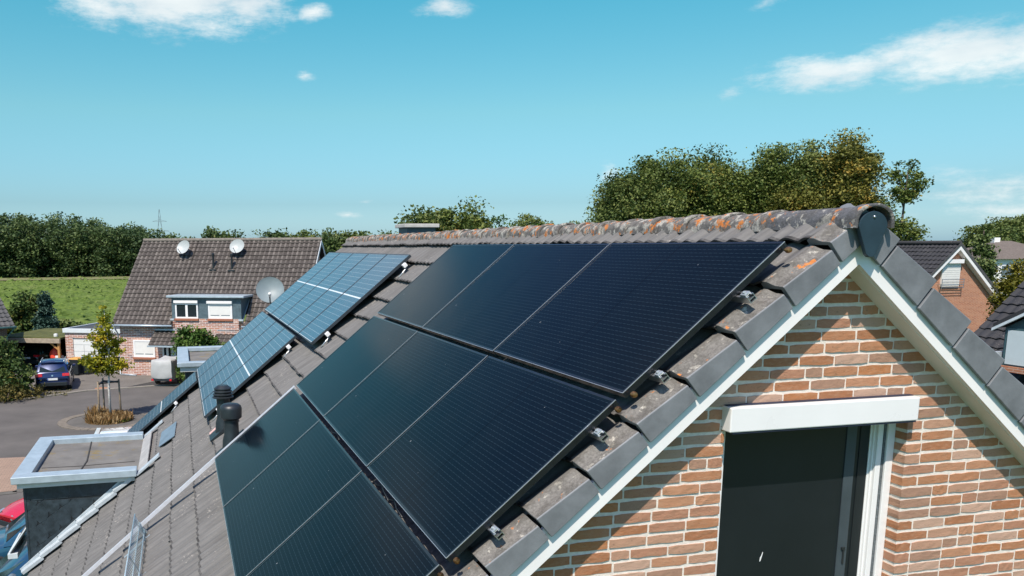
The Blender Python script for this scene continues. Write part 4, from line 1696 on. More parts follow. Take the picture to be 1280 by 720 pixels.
o = leaf_object('dry_grass', arr, DRYG)
tag(o, 'tufts of dry brown grass round the foot of the street tree', kind='stuff')
arr = ([], [])
nb = 900
ang, rr_ = r.random(nb) * 6.283, np.sqrt(r.random(nb))
C_ = np.stack([IX + .25 + rr_ * np.cos(ang) * .8, IY - .45 + rr_ * np.sin(ang) * .55, .05 + .12 * r.random(nb)], 1)
leaf_quads(arr, C_, .09, r.random(nb), r)
o = leaf_object('low_plants', arr, LOWG)
tag(o, 'low green plants at the front of the tree island', kind='stuff')
arr = ([], [])
nb = 1500
C_ = np.stack([-11.9 + 2.6 * r.random(nb), 41.9 + 2.0 * r.random(nb), .02 + .06 * r.random(nb)], 1)
C_ = C_[r.random(nb) < np.clip(.3 + .5 * np.sin(C_[:, 0] * 3) * np.sin(C_[:, 1] * 4), .08, 1)]
leaf_quads(arr, C_, .10, r.random(len(C_)), r)
o = leaf_object('weeds', arr, foliage('pale_weeds', (.06, .06, .02), (.13, .12, .05), (.22, .19, .10)))
tag(o, 'patchy weeds growing between the pavers by the blue car', kind='stuff')

# ------------------------------------------------------------------ the brown roofed house across the street
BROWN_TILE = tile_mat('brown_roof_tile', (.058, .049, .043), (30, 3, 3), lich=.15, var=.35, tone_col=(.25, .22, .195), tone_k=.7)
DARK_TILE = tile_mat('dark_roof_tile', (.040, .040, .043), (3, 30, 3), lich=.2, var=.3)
MOTTLED = brick_far('mottled_pink_brick', [(.30, .11, .08), (.56, .27, .17), (.42, .20, .15), (.64, .44, .35), (.20, .14, .14), (.60, .31, .18)], (.80, .74, .69), 1.6)
RED_SILL = plain('red_brick_sill', (.33, .13, .075), .85, var=.2, scale=20)
BSLATE = plain('grey_blue_slate', (.085, .125, .145), .5, var=.25, scale=9)
SHUT = plain('white_roller_shutter', (.72, .71, .67), .45, var=.05, scale=4)

BR = -.426
BO = (-7.388, 48.669, 0)
bh = thing('brown_roofed_house', 'two-family brick house with a brown tiled roof, grey dormer and satellite dishes', 'house', BO, BR)
ZE, ZRB, HD, BL = 3.138, 8.138, 4.735, 11.858
ba = math.atan2(ZRB - ZE, HD)
bc, bs = math.cos(ba), math.sin(ba)
BRF = Matrix(((1, 0, 0, 0), (0, -bc, -bs, HD), (0, -bs, bc, ZRB), (0, 0, 0, 1)))
SLB = HD / bc
mb = MB()
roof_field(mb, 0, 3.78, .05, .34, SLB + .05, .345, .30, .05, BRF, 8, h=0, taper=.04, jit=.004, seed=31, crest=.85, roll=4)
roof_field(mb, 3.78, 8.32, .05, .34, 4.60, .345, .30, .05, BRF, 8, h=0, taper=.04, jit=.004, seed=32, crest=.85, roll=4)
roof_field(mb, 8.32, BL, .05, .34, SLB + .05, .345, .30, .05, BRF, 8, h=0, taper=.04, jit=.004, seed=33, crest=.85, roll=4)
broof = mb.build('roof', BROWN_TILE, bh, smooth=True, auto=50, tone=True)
mb = MB()
mb.prism([(HD, ZRB - .02), (2 * HD, ZE), (2 * HD, ZE - .15), (HD, ZRB - .22), (.02, ZE - .15), (.02, ZE - .06), (HD, ZRB - .10)], lambda a, b, d: (d, a, b), .02, 3.7)
mb.prism([(HD, ZRB - .02), (2 * HD, ZE), (2 * HD, ZE - .15), (HD, ZRB - .22), (1.75, 4.80), (1.75, 4.94), (HD, ZRB - .10)], lambda a, b, d: (d, a, b), 3.7, 8.4)
mb.prism([(HD, ZRB - .02), (2 * HD, ZE), (2 * HD, ZE - .15), (HD, ZRB - .22), (.02, ZE - .15), (.02, ZE - .06), (HD, ZRB - .10)], lambda a, b, d: (d, a, b), 8.4, BL - .02)
mb.build('roof_boarding', DARK, bh)
for k in range(30):
    u0, u1 = k * BL / 30, (k + 1) * BL / 30 + .03
    mb = MB()
    X = Matrix.Translation((u0, HD, ZRB - .02)) @ Matrix.Rotation(rad(90), 4, 'Y')
    mb.lathe([(.125, 0), (.11, u1 - u0)], 12, X)
    mb.build('ridge_tile', plain('brown_ridge_tile', (.17, .15, .125), .85, var=.3, scale=6), bh, smooth=True, auto=40)
mb = MB()
mb.bx(-.02, .05, -.02, HD, 0, .02)
wl = MB()
WV = .36
for (u0, u1) in ((.32, 4.0), (8.0, BL - .32)):
    wl.bx(u0, u1, WV, WV + .25, 0, ZE + .2)
wl.bx(.32, .57, WV + .25, 2 * HD - .32, 0, ZE)
wl.bx(BL - .57, BL - .32, WV + .25, 2 * HD - .32, 0, ZE)
wl.prism([(WV + .02, ZE), (2 * HD - .34, ZE), (HD, ZRB - .3)], lambda a, b, d: (d, a, b), .34, .55)
wl.prism([(WV + .02, ZE), (2 * HD - .34, ZE), (HD, ZRB - .3)], lambda a, b, d: (d, a, b), BL - .55, BL - .34)
wl.bx(4.0, 8.0, .10, .35, 0, 3.50)
wl.build('wall', MOTTLED, bh)
mb = MB()
for u in (.0, BL):
    mb.prism([(.0, ZE - .02), (HD, ZRB - .02), (HD, ZRB - .28), (.0, ZE - .26)], lambda a, b, d: (d, a, b), u - .015, u + .015)
    mb.prism([(2 * HD, ZE - .02), (HD, ZRB - .02), (HD, ZRB - .28), (2 * HD, ZE - .26)], lambda a, b, d: (d, a, b), u - .015, u + .015)
mb.build('verge_board', plain('white_blue_board', (.62, .66, .68), .5), bh)
for (u0, u1) in ((-.05, 3.86), (8.22, BL + .05)):
    mb = MB()
    mb.tube([(u0, -.06, ZE - .07), (u1, -.06, ZE - .07)], .065, 10)
    mb.build('gutter', ZINC, bh, smooth=True)
mb = MB()
mb.tube([(.14, -.06, ZE - .12), (.18, .10, ZE - .35), (.22, .29, ZE - .62), (.22, .29, .1), (.32, .2, .05)], .05, 10)
mb.tube([(.3, .25, .04), (.9, .1, .05), (1.4, .05, .04)], .06, 8)
mb.build('downpipe', LEAD, bh, smooth=True)
# dormer
DV = .14
mb = MB()
mb.bx(3.84, 8.16, DV, DV + .2, 3.502, 4.74)
mb.prism([(DV + .2, 3.35), (1.72, 4.74), (DV + .2, 4.74)], lambda a, b, d: (d, a, b), 3.84, 3.92)
mb.prism([(DV + .2, 3.35), (1.72, 4.74), (DV + .2, 4.74)], lambda a, b, d: (d, a, b), 8.08, 8.16)
bd = mb.build('dormer', BSLATE, bh)
mb = MB()
mb.bx(3.62, 8.42, -.10, 1.75, 4.745, 4.87)
mb.build('dormer_roof', ZINC, bd, bevel=.02)
mb = MB()
mb.bx(3.76, 3.99, .02, .135, 3.40, 3.50)
mb.build('dormer_flashing', MATS['pale_zinc'], bd)
mb = MB()
mb.bx(8.02, 8.30, .02, .135, 3.40, 3.50)
mb.build('dormer_flashing', MATS['pale_zinc'], bd)
mb = MB()
mb.prism([(.18, 3.36), (1.72, 4.74), (1.72, 4.62), (.24, 3.30)], lambda a, b, d: (d, a, b), 8.165, 8.20)
mb.build('dormer_flashing', MATS['pale_zinc'], bd)


def bwin(parent, u0, u1, z0, z1, v, shutter, box=True, sill=True, name='window'):
    mb = MB()
    f = .09
    if box:
        z1b = z1 - .16
    else:
        z1b = z1
    mb.bx(u0, u0 + f, v - .05, v, z0, z1b)
    mb.bx(u1 - f, u1, v - .05, v, z0, z1b)
    mb.bx(u0 + f, u1 - f, v - .05, v, z0, z0 + f)
    mb.bx(u0 + f, u1 - f, v - .05, v, z1b - f, z1b)
    if not shutter:
        m = (u0 + u1) / 2
        mb.bx(m - .07, m + .07, v - .05, v, z0 + f, z1b - f)
    w = mb.build(name, WHITE_PVC, parent)
    mb = MB()
    mb.bx(u0 + f, u1 - f, v - .03, v - .002, z0 + f, z1b - f)
    mb.build('shutter' if shutter else 'pane', SHUT if shutter else GLASS_DARK, w)
    if shutter:
        mb = MB()
        for k in range(2):
            m0 = u0 + f + .05 + k * (u1 - u0 - 2 * f) / 2
            mb.bx(m0, m0 + (u1 - u0) * .36, v - .034, v - .031, z0 + f + .08, z0 + f + .13)
        mb.build('shutter_slot', plain('slot_shade', (.16, .19, .21), .6), w)
    if box:
        mb = MB()
        mb.bx(u0 - .06, u1 + .02, v - .14, v, z1 - .155, z1)
        mb.build('shutter_box', WHITE_PVC, w, bevel=.008)
    if sill:
        mb = MB()
        mb.bx(u0 - .04, u1 + .04, v - .12, v, z0 - .13, z0 - .003)
        mb.build('sill', RED_SILL, w, bevel=.006)
    return w


bwin(bd, 4.08, 5.50, 3.52, 4.58, DV - .003, False)
bwin(bd, 6.14, 7.62, 3.52, 4.56, DV - .003, True)
bwin(bh, 1.16, 2.55, 1.12, 2.16, WV - .003, True, box=False)
# porches
for u0, u1 in ((2.62, 4.35), (6.60, 8.5)):
    mb = MB()
    pa = math.atan2(.75, .95)
    PM = Matrix(((1, 0, 0, 0), (0, -math.cos(pa), -math.sin(pa), .30), (0, -math.sin(pa), math.cos(pa), 2.78), (0, 0, 0, 1)))
    roof_field(mb, u0, u1, .02, .32, 1.28, .32, .30, .045, PM, 6, h=0, taper=.035, jit=.004, seed=40, crest=.8, roll=4)
    mb.bx(u0 + .03, u1 - .03, .05, 1.22, -.10, -.05, X=PM)
    pr = mb.build('porch_roof', BROWN_TILE, bh, smooth=True, auto=50, tone=True)
    mb = MB()
    mb.bx(u0 + .05, u1 - .02, .10, .34, 2.79, 2.86)
    mb.bx(u0 - .02, u1 + .02, -.79, -.70, 1.88, 1.97)
    mb.build('porch_trim', ZINC, pr)
    dw = bwin(bh, u0 + .42, u0 + 1.05, 1.02, 1.86, (.09 if u0 > 4 else WV) - .005, False, box=False, sill=False, name='hall_window')
    mb = MB()
    mb.bx(u0 + 1.12, u0 + 1.70, .02, .094, .05, 2.0)
    mb.build('door', plain('grey_white_door', (.55, .57, .56), .5), bh)
# vents and dishes
for u, v, z in ((5.36, 3.08, 6.36), (6.58, 3.04, 6.32)):
    mb = MB()
    X = Matrix.Translation((u, v, z))
    mb.lathe([(.07, -.15), (.065, .05), (.062, .72), (.09, .76), (.09, .92), (.05, .95)], 12, X)
    mb.bx(u - .22, u + .22, v - .2, v + .1, z - .12, z - .04)
    mb.build('vent_pipe', BLACK_PLASTIC, bh, smooth=True, auto=40)


def dish(label, loc, rz, dia, foot, mat, tilt=28, group='satellite dishes on the brown roof'):
    t = thing('satellite_dish', label, 'satellite dish', loc, rz, group)
    X = Matrix.Rotation(rad(90 - tilt), 4, 'X')        # faces local -y and up
    R = dia / 2
    mb = MB()
    pr = [(R * q, .16 * dia * q * q) for q in (.02, .3, .55, .8, 1.0)] + [(R * 1.02, .16 * dia + .006), (R * .99, .16 * dia - .02)] + [(R * q, .16 * dia * q * q - .02) for q in (.7, .35, .02)]
    mb.lathe(pr, 28, X)
    mb.build('reflector', mat, t, smooth=True, auto=60)
    mb = MB()
    tip = X @ Vector((0, -R * .75, .62 * dia))
    mb.tube([X @ Vector((0, -R * 1.0, .14 * dia)), tip], .018, 6)
    mb.build('feed_arm', plain('dark_grey_metal', (.10, .11, .12), .5, var=.2), t)
    mb = MB()
    mb.lathe([(.035, -.09), (.04, 0), (.03, .06)], 10, Matrix.Translation(tip) @ X)
    mb.build('receiver', WHITE_PVC, t, smooth=True)
    mb = MB()
    mb.tube([X @ Vector((0, 0, -.03)), (0, .10, -.05), (0, .10, -foot)], .026, 8)
    mb.bx(-.10, .10, .02, .18, -foot - .03, -foot)
    mb.build('mast', plain('dark_mast', (.06, .065, .07), .5, var=.2), t)
    return t


DISH_W = plain('pale_dish', (.40, .43, .42), .45, var=.06)
bhm = Matrix.Translation(BO) @ Matrix.Rotation(BR, 4, 'Z')
d1 = dish('round pale satellite dish near the left end of the brown roof ridge', tuple(bhm @ Vector((3.22, 3.72, 7.62))), BR + rad(-14), .92, .55, DISH_W)
d2 = dish('round pale satellite dish on the brown roof, right of the two black pipes', tuple(bhm @ Vector((6.72, 3.80, 7.66))), BR + rad(-4), .94, .55, DISH_W)

# ------------------------------------------------------------------ garage and carport beside it
ga = thing('brick_garage', 'flat roofed brick garage with a white door beside the brown roofed house', 'garage', BO, BR)
mb = MB()
GV = 1.30
mb.bx(-3.92, -3.42, GV, GV + .25, 0, 2.46)
mb.bx(-.48, .05, GV, GV + .25, 0, 2.46)
mb.bx(-3.42, -.48, GV, GV + .25, 2.10, 2.46)
mb.bx(-3.92, -3.67, GV + .25, 6.4, 0, 2.46)
mb.bx(-.2, .05, GV + .25, 6.4, 0, 2.46)
mb.bx(-3.67, -.2, 6.15, 6.4, 0, 2.46)
mb.build('wall', MOTTLED, ga)
mb = MB()
mb.bx(-3.9, .05, GV + .05, 6.4, 2.462, 2.62)
mb.build('flat_roof', plain('grey_roofing_felt', (.055, .062, .068), .9, var=.2, scale=2), ga)
mb = MB()
mb.bx(-4.02, .10, GV - .10, GV + .045, 2.44, 2.70)
mb.bx(-4.02, -3.905, GV + .047, 6.45, 2.44, 2.70)
mb.build('fascia', plain('white_zinc_fascia', (.62, .66, .67), .45, var=.06), ga, bevel=.01)
mb = MB()
mb.bx(-3.42, -.48, GV + .06, GV + .12, 0, 2.098)
gdn = mb.build('garage_door', plain('white_garage_door', (.70, .70, .67), .4, var=.04), ga)
mb = MB()
for k in range(1, 5):
    mb.bx(-3.42, -.48, GV + .052, GV + .058, k * .42, k * .42 + .012)
mb.bx(-2.72, -2.70, GV + .05, GV + .058, .1, 1.65)
mb.build('panel_groove', plain('groove_grey', (.30, .31, .31), .6), gdn)

cp = thing('carport', 'open wooden carport with a mossy flat roof left of the brick garage', 'carport', BO, BR)
mb = MB()
mb.bx(-8.6, -4.08, 1.0, 6.6, 2.02, 2.14)
moss = NT('moss_roof')
_co = moss.coord()
moss.setc(moss.ramp(moss.noise(_co, 1.6, 6, .65), [(.3, (.035, .040, .012)), (.5, (.085, .095, .022)), (.7, (.13, .12, .04))]))
moss.rough(1.0)
moss.bump(moss.noise(_co, 9, 5, .7), .8, .05)
mb.build('moss_roof', moss.m, cp)
mb = MB()
mb.bx(-8.7, -4.06, .86, .995, 1.80, 2.08)
mb.build('front_beam', plain('grey_beam', (.33, .27, .20), .8, var=.2, scale=6), cp, bevel=.01)
for u in (-4.25, -8.4):
    mb = MB()
    mb.bx(u - .07, u + .07, 1.0, 1.14, 0, 2.018)
    mb.build('post', ORANGE_WOOD, cp)
mb = MB()
mb.prism([(-4.32, 1.35), (-5.1, 1.96), (-5.0, 2.01), (-4.32, 1.47)], lambda a, b, d: (a, d, b), 1.02, 1.10)
mb.build('brace', ORANGE_WOOD, cp)
mb = MB()
mb.bx(-8.6, -4.1, 6.4, 6.5, 0, 2.0)
mb.bx(-8.6, -8.5, 1.2, 6.4, 0, 2.0)
mb.build('plank_wall', plain('dark_planks', (.045, .035, .028), .85, var=.3, scale=8), cp)
mb = MB()
mb.lathe([(.13, 0), (.13, .14), (.10, .18), (.02, .20)], 12, Matrix.Translation((-4.75, 1.6, 2.14)))
mb.build('roof_vent', plain('pale_vent', (.55, .56, .54), .5), cp, smooth=True, auto=40)

# ------------------------------------------------------------------ cars


def car(label, loc, rz, paint, L=4.3, Wd=1.82, H=1.55, kind='suv', plate=True, name='parked_car', group=None):
    """x forward; sections lofted from bumper to bumper"""
    t = thing(name, label, 'car', loc, rz, group)
    hb = .95 if kind == 'suv' else .86          # belt
    hood = .98 if kind == 'suv' else .84
    # station: x, floor z, belt z, half width at belt, roof z, half width of roof
    h2 = L / 2
    w = Wd / 2
    st = [(-h2, .46, .74, w * .80, None), (-h2 + .07, .30, hb - .02, w * .93, None), (-h2 + .22, .24, hb + .03, w * .98, None),
          (-h2 + .55, .22, hb + .03, w, None), (-h2 + 1.3, .2, hb, w, None), (-.1, .2, hb - .01, w, None), (h2 - 1.55, .2, hb - .02, w, None),
          (h2 - 1.1, .2, hood, w * .985, None), (h2 - .5, .22, hood - .09, w * .95, None), (h2 - .14, .26, hood - .20, w * .86, None), (h2, .36, .60, w * .68, None)]
    rows = []
    for x, zf, zb, ww, _ in st:
        rows.append([(x, -ww * .55, zf), (x, -ww * .97, zf + .04), (x, -ww, zf + .22), (x, -ww, zb - .16), (x, -ww * .955, zb - .02), (x, -ww * .84, zb + .012), (x, -ww * .4, zb + .035),
                     (x, ww * .4, zb + .035), (x, ww * .84, zb + .012), (x, ww * .955, zb - .02), (x, ww, zb - .16), (x, ww, zf + .22), (x, ww * .97, zf + .04), (x, ww * .55, zf)])
    P = np.array(rows)
    mb = MB()
    mb.quadgrid(P)
    mb.add(rows[0], [tuple(range(14))[::-1]])
    mb.add(rows[-1], [tuple(range(14))])
    body = mb.build('body', paint, t, smooth=True, auto=45)
    # greenhouse
    rb, rf = -h2 + .42, h2 - 1.75
    bb, bf = -h2 + .16, h2 - 1.02
    cabin = []
    for k, (x0, z, ww) in enumerate(((0, hb - .01, .93), (1, H - .10, .76), (2, H - .02, .68), (3, H, .40))):
        pass
    rs = [(bb, hb + .01, w * .90), (rb, H - .13, w * .76), (rb + .12, H - .04, w * .70), (-.3, H, w * .70), (rf - .15, H - .04, w * .70), (rf + .05, H - .10, w * .74), (bf, hb - .0, w * .88)]
    rows = []
    for x, z, ww in rs:
        zb = hb - .02
        low = w * .93
        rows.append([(x, -low, zb), (x, -ww - .03 if z > hb + .1 else -ww, max(z - .06, zb)), (x, -ww * .9, max(z, zb)), (x, 0, max(z, zb) + .02), (x, ww * .9, max(z, zb)), (x, ww + .03 if z > hb + .1 else ww, max(z - .06, zb)), (x, low, zb)])
    mb = MB()
    mb.quadgrid(np.array(rows))
    roof = mb.build('roof', paint, t, smooth=True, auto=40)
    # glazing, set just proud of the pillars
    gl = MB()

    def quad(p, out):
        o_ = Vector(out) * .008
        gl.add([Vector(q) + o_ for q in p] + [Vector(q) - o_ for q in p], [(0, 1, 2, 3), (7, 6, 5, 4), (0, 4, 5, 1), (1, 5, 6, 2), (2, 6, 7, 3), (3, 7, 4, 0)])
    e = .06
    quad([(bb + e * .6, -w * .76, hb + .08), (rb - .01, -w * .64, H - .17), (rb - .01, w * .64, H - .17), (bb + e * .6, w * .76, hb + .08)], (-1, 0, .5))
    quad([(bf - e, -w * .78, hb + .05), (rf + .09, -w * .66, H - .14), (rf + .09, w * .66, H - .14), (bf - e, w * .78, hb + .05)], (.6, 0, .9))
    for sg in (-1, 1):
        yl, yh = sg * (w * .925), sg * (w * .79)
        quad([(bb + .42, yl, hb + .05), (rb + .28, yh, H - .16), (-.12, yh, H - .13), (-.12, yl, hb + .04)], (0, sg, .3))
        quad([(-.04, yl, hb + .04), (-.04, yh, H - .13), (rf - .08, yh, H - .16), (bf - .34, yl, hb + .04)], (0, sg, .3))
    gl.build('windows', plain('car_glass', (.010, .022, .026), .05, var=.2, spec=.35), roof)
    for sx in (h2 - .84, -h2 + .80):
        for sg in (-1, 1):
            X = Matrix.Translation((sx, sg * (w - .10), .33)) @ Matrix.Rotation(rad(90), 4, 'X')
            mb = MB()
            mb.lathe([(.20, -.11), (.30, -.115), (.335, -.08), (.335, .08), (.30, .115), (.20, .11)], 24, X)
            wh = mb.build('wheel', RUBBER, t, smooth=True, auto=40)
            mb = MB()
            mb.lathe([(.205, -.118), (.20, -.10), (.05, -.105), (.05, .105), (.20, .10), (.205, .118)], 20, X)
            mb.build('rim', ALU, wh, smooth=True, auto=40)
    # lower trim and bumpers
    mb = MB()
    mb.bx(-h2 - .015, -h2 + .10, -w * .80, w * .80, .30, .50)
    mb.bx(h2 - .10, h2 + .012, -w * .64, w * .64, .30, .46)
    mb.bx(-h2 + 1.1, h2 - 1.2, -w - .006, -w + .03, .22, .33)
    mb.bx(-h2 + 1.1, h2 - 1.2, w - .03, w + .006, .22, .33)
    mb.build('bumper_trim', BLACK_PLASTIC, t, bevel=.02)
    for sg in (-1, 1):
        mb = MB()
        mb.prism([(-h2 + .0, hb - .13), (-h2 + .02, hb + .02), (-h2 + .26, hb + .0), (-h2 + .12, hb - .12)], lambda a, b, d: (a, d, b), sg * w * .56, sg * w * .96)
        mb.build('tail_lamp', RED_LAMP, t, bevel=.01)
        mb = MB()
        mb.prism([(h2 - .26, hood - .24), (h2 - .30, hood - .17), (h2 - .12, hood - .22), (h2 - .03, hood - .30)], lambda a, b, d: (a, d, b), sg * w * .54, sg * w * .92)
        hl_ = mb.build('headlight', plain('headlight_glass', (.22, .26, .29), .08, var=.2, coat=1.0), t, bevel=.012)
        mb = MB()
        mb.lathe([(.06, 0), (.05, .012), (.001, .014)], 14, Matrix.Translation((h2 - .075, sg * w * .66, hood - .235)) @ Matrix.Rotation(rad(62), 4, 'Y'))
        mb.build('lamp_lens', plain('lamp_dark', (.03, .035, .04), .1), hl_)
        mb = MB()
        mb.bx(bf - .50, bf - .34, sg * w, sg * (w + .17), hb + .02, hb + .15)
        mb.build('mirror', paint, t, bevel=.03)
    if plate:
        mb = MB()
        mb.bx(-h2 - .022, -h2 + .02, -.26, .26, .62, .73)
        pl = mb.build('number_plate', plain('plate_white', (.72, .74, .76), .4, var=.03), t)
        mb = MB()
        mb.bx(-h2 - .024, -h2 - .0221, .21, .255, .625, .725)
        mb.build('plate_band', plain('plate_blue', (.02, .10, .45), .4), pl)
        mb = MB()
        mb.lathe([(.045, 0), (.045, .008), (.001, .01)], 14, Matrix.Translation((-h2 + .03, 0, .86)) @ Matrix.Rotation(rad(-80), 4, 'Y'))
        mb.build('badge', ALU, t)
    mb = MB()
    mb.bx(-h2 + .35, -h2 + .50, -w * .66, w * .66, H - .03, H + .005)
    mb.build('roof_spoiler', paint, t, bevel=.02)
    if kind == 'suv':
        for sg in (-1, 1):
            mb = MB()
            mb.tube([(-h2 + .7, sg * w * .66, H - .03), (-h2 + .85, sg * w * .66, H + .035), (h2 - 2.0, sg * w * .66, H + .035), (h2 - 1.85, sg * w * .66, H - .03)], .02, 6)
            mb.build('roof_rail', ALU, t, smooth=True)
    else:
        mb = MB()
        mb.lathe([(.07, 0), (.07, .01), (.001, .012)], 16, Matrix.Translation((h2 - .02, 0, hood - .24)) @ Matrix.Rotation(rad(75), 4, 'Y'))
        mb.build('badge', ALU, t)
        mb = MB()
        mb.bx(h2 - .09, h2 - .035, -w * .45, w * .45, hood - .34, hood - .27)
        mb.build('grille', BLACK_PLASTIC, t)
    return t


def paint(name, c, coat=1.0):
    return plain(name, c, .3, metal=.25, var=.06, scale=2, coat=coat)


BLUE = paint('deep_blue_paint', (.004, .020, .085))
RED = plain('red_paint', (.56, .008, .022), .25, var=.05, coat=1.0)
TEAL = paint('dark_teal_blue_paint', (.020, .085, .145))
NAVY = paint('dark_blue_paint', (.012, .060, .115))
CARW = plain('white_car_paint', (.78, .79, .78), .25, var=.03, coat=1.0)
car('dark blue SUV parked in front of the carport, seen from behind', (-10.35, 45.75, .004), rad(94), BLUE, 4.25, 1.80, 1.56)
car('dark car standing in the shade inside the carport', tuple(bhm @ Vector((-7.2, 4.0, .0))), rad(66), paint('dark_green_paint', (.01, .03, .03)), 4.0, 1.7, 1.45, 'hatch')
car('red car with its headlight showing behind the slate dormer', (-6.35, 20.75, .006), rad(222), RED, 4.25, 1.80, 1.47, 'hatch', plate=False)
car('teal blue car parked between the red car and the nearest blue car', (-6.5, 17.35, .006), rad(188), TEAL, 4.4, 1.8, 1.46, 'hatch', plate=False)
car('nearest dark blue car at the bottom left corner', (-6.2, 14.75, .006), rad(188), NAVY, 4.4, 1.8, 1.46, 'hatch', plate=False)
car('white car whose roof shows behind the zinc edge of the dormer', (-4.55, 25.7, .0), rad(0), CARW, 4.3, 1.78, 1.47, 'hatch')

# red and white bundle in the carport
mb = MB()
r = np.random.default_rng(4)
t = thing('red_bundle', 'bright red and white bundle standing in the shade of the carport', 'bundle', tuple(bhm @ Vector((-4.95, 1.75, 0))), BR)
P = [(.36 * q, z) for q, z in ((1.0, 0), (1.05, .3), (.95, .7), (1.05, .95), (.75, 1.2), (.45, 1.38), (.05, 1.45))]
mb.lathe(P, 12)
mb.V = [(x + r.normal(0, .03), y + r.normal(0, .03), z + r.normal(0, .02)) for x, y, z in mb.V]
mb.build('red_cover', plain('bright_red_fabric', (.70, .055, .025), .6, var=.2, scale=8), t, smooth=True)
mb = MB()
mb.bx(.22, .62, -.42, -.08, .35, .95)
mb.build('white_box', WHITE_PVC, t, bevel=.02)

# waste bins


def bin_(label, loc, rz, lidc):
    t = thing('waste_bin', label, 'waste bin', loc, rz, 'wheeled bins by the garage')
    mb = MB()
    A = [(-.22, -.26), (.22, -.26), (.22, .26), (-.22, .26)]
    B = [(-.29, -.36), (.29, -.36), (.29, .36), (-.29, .36)]
    mb.add([(x, y, .06) for x, y in A] + [(x, y, .98) for x, y in B], [(3, 2, 1, 0), (4, 5, 6, 7)] + [(i, (i + 1) % 4, (i + 1) % 4 + 4, i + 4) for i in range(4)])
    mb.bx(-.31, .31, -.38, .38, .93, .985)
    mb.build('bin_body', BLACK_PLASTIC, t, bevel=.02)
    mb = MB()
    mb.add([(x * 1.08, y * 1.06, .988) for x, y in B] + [(x * 1.02, y * 1.0, 1.03) for x, y in B] + [(x * .7, y * .7, 1.085) for x, y in B],
           [(3, 2, 1, 0), (8, 9, 10, 11)] + [(i, (i + 1) % 4, (i + 1) % 4 + 4, i + 4) for i in range(4)] + [(i + 4, (i + 1) % 4 + 4, (i + 1) % 4 + 8, i + 8) for i in range(4)])
    mb.build('lid', lidc, t, bevel=.01)
    for sg in (-1, 1):
        mb = MB()
        mb.lathe([(.1, -.03), (.1, .03)], 14, Matrix.Translation((sg * .25, .30, .10)) @ Matrix.Rotation(rad(90), 4, 'Y'))
        mb.build('wheel', RUBBER, t, smooth=True, auto=40)
    return t


bin_('black wheeled bin with a yellow-orange lid beside the garage door', (-9.62, 49.55, .004), BR, plain('yellow_lid', (.55, .28, .06), .5, var=.1))
bin_('black wheeled bin with a blue lid behind the yellow-lidded one', (-9.05, 49.75, .004), BR, plain('blue_lid', (.05, .22, .50), .5, var=.1))

# tarp covered trailer
t = thing('covered_trailer', 'small trailer under a pale grey tarpaulin in the driveway', 'trailer', (-4.15, 44.6, .004), BR + rad(4))
mb = MB()
r = np.random.default_rng(12)
n = 12
rows = []
for z, k in ((.50, 1.0), (.58, 1.02), (.85, 1.01), (1.15, 1.0), (1.42, .985), (1.49, .93), (1.52, .5)):
    ring = []
    for i in range(4):
        c0 = [(-.58, -1.05), (.58, -1.05), (.58, 1.05), (-.58, 1.05)][i]
        c1 = [(-.58, -1.05), (.58, -1.05), (.58, 1.05), (-.58, 1.05)][(i + 1) % 4]
        for q in range(6):
            f = q / 6
            sag = -.05 * math.sin(math.pi * f) * (z > 1.4)
            ring.append((k * (c0[0] + (c1[0] - c0[0]) * f) + r.normal(0, .012), k * (c0[1] + (c1[1] - c0[1]) * f) + r.normal(0, .012), z + sag + r.normal(0, .008) - (.05 * math.sin(f * math.pi) if z < .55 else 0)))
    rows.append(ring + [ring[0]])
mb.quadgrid(np.array(rows))
mb.add(rows[-1][:-1], [tuple(range(24))])
mb.build('tarpaulin', plain('pale_grey_tarp', (.40, .41, .40), .7, var=.08, scale=3, bump=.5, bscale=5), t, smooth=True, auto=50)
mb = MB()
mb.bx(-.56, .56, -1.0, 1.0, .36, .52)
mb.build('trailer_box', plain('trailer_side', (.42, .45, .46), .5), t)
mb = MB()
mb.bx(-.60, .60, -1.08, -1.0, .34, .44)
mb.tube([(0, 1.0, .42), (0, 2.2, .46)], .04, 8)
mb.tube([(-.78, 0, .28), (.78, 0, .28)], .035, 8)
mb.build('chassis', BLACK_PLASTIC, t)
for sg in (-1, 1):
    mb = MB()
    X = Matrix.Translation((sg * .66, 0, .28)) @ Matrix.Rotation(rad(90), 4, 'Y')
    mb.lathe([(.15, -.08), (.28, -.08), (.29, 0), (.28, .08), (.15, .08)], 18, X)
    mb.build('wheel', RUBBER, t, smooth=True, auto=40)
    mb = MB()
    mb.bx(sg * .52 - .06, sg * .52 + .06, -1.11, -1.082, .34, .45)
    mb.build('tail_lamp', RED_LAMP, t)

# ------------------------------------------------------------------ house corner at the left edge
lh = thing('tiled_house', 'corner of a dark tiled house with green downpipe at the left picture edge', 'house', (-13.15, 50.75, 0), rad(33))
mb = MB()
mb.bx(-9.5, -.35, .40, 8, 0, 2.95)
mb.prism([(.5, 2.95), (8, 2.95), (4.2, 6.4)], lambda a, b, d: (d, a, b), -.6, -.37)
mb.build('wall', brick_far('dark_brown_brick', [(.10, .06, .045), (.17, .10, .075), (.13, .08, .06)], (.25, .22, .2)), lh)
LM = Matrix(((1, 0, 0, 0), (0, -.743, -.669, 4.2), (0, -.669, .743, 6.75), (0, 0, 0, 1)))
LMB = Matrix(((1, 0, 0, 0), (0, .743, .669, 4.2), (0, -.669, .743, 6.75), (0, 0, 0, 1)))
CHAR = tile_mat('charcoal_tile', (.085, .085, .085), (30, 3, 3), lich=.3, tone_col=(.22, .21, .2), tone_k=.6)
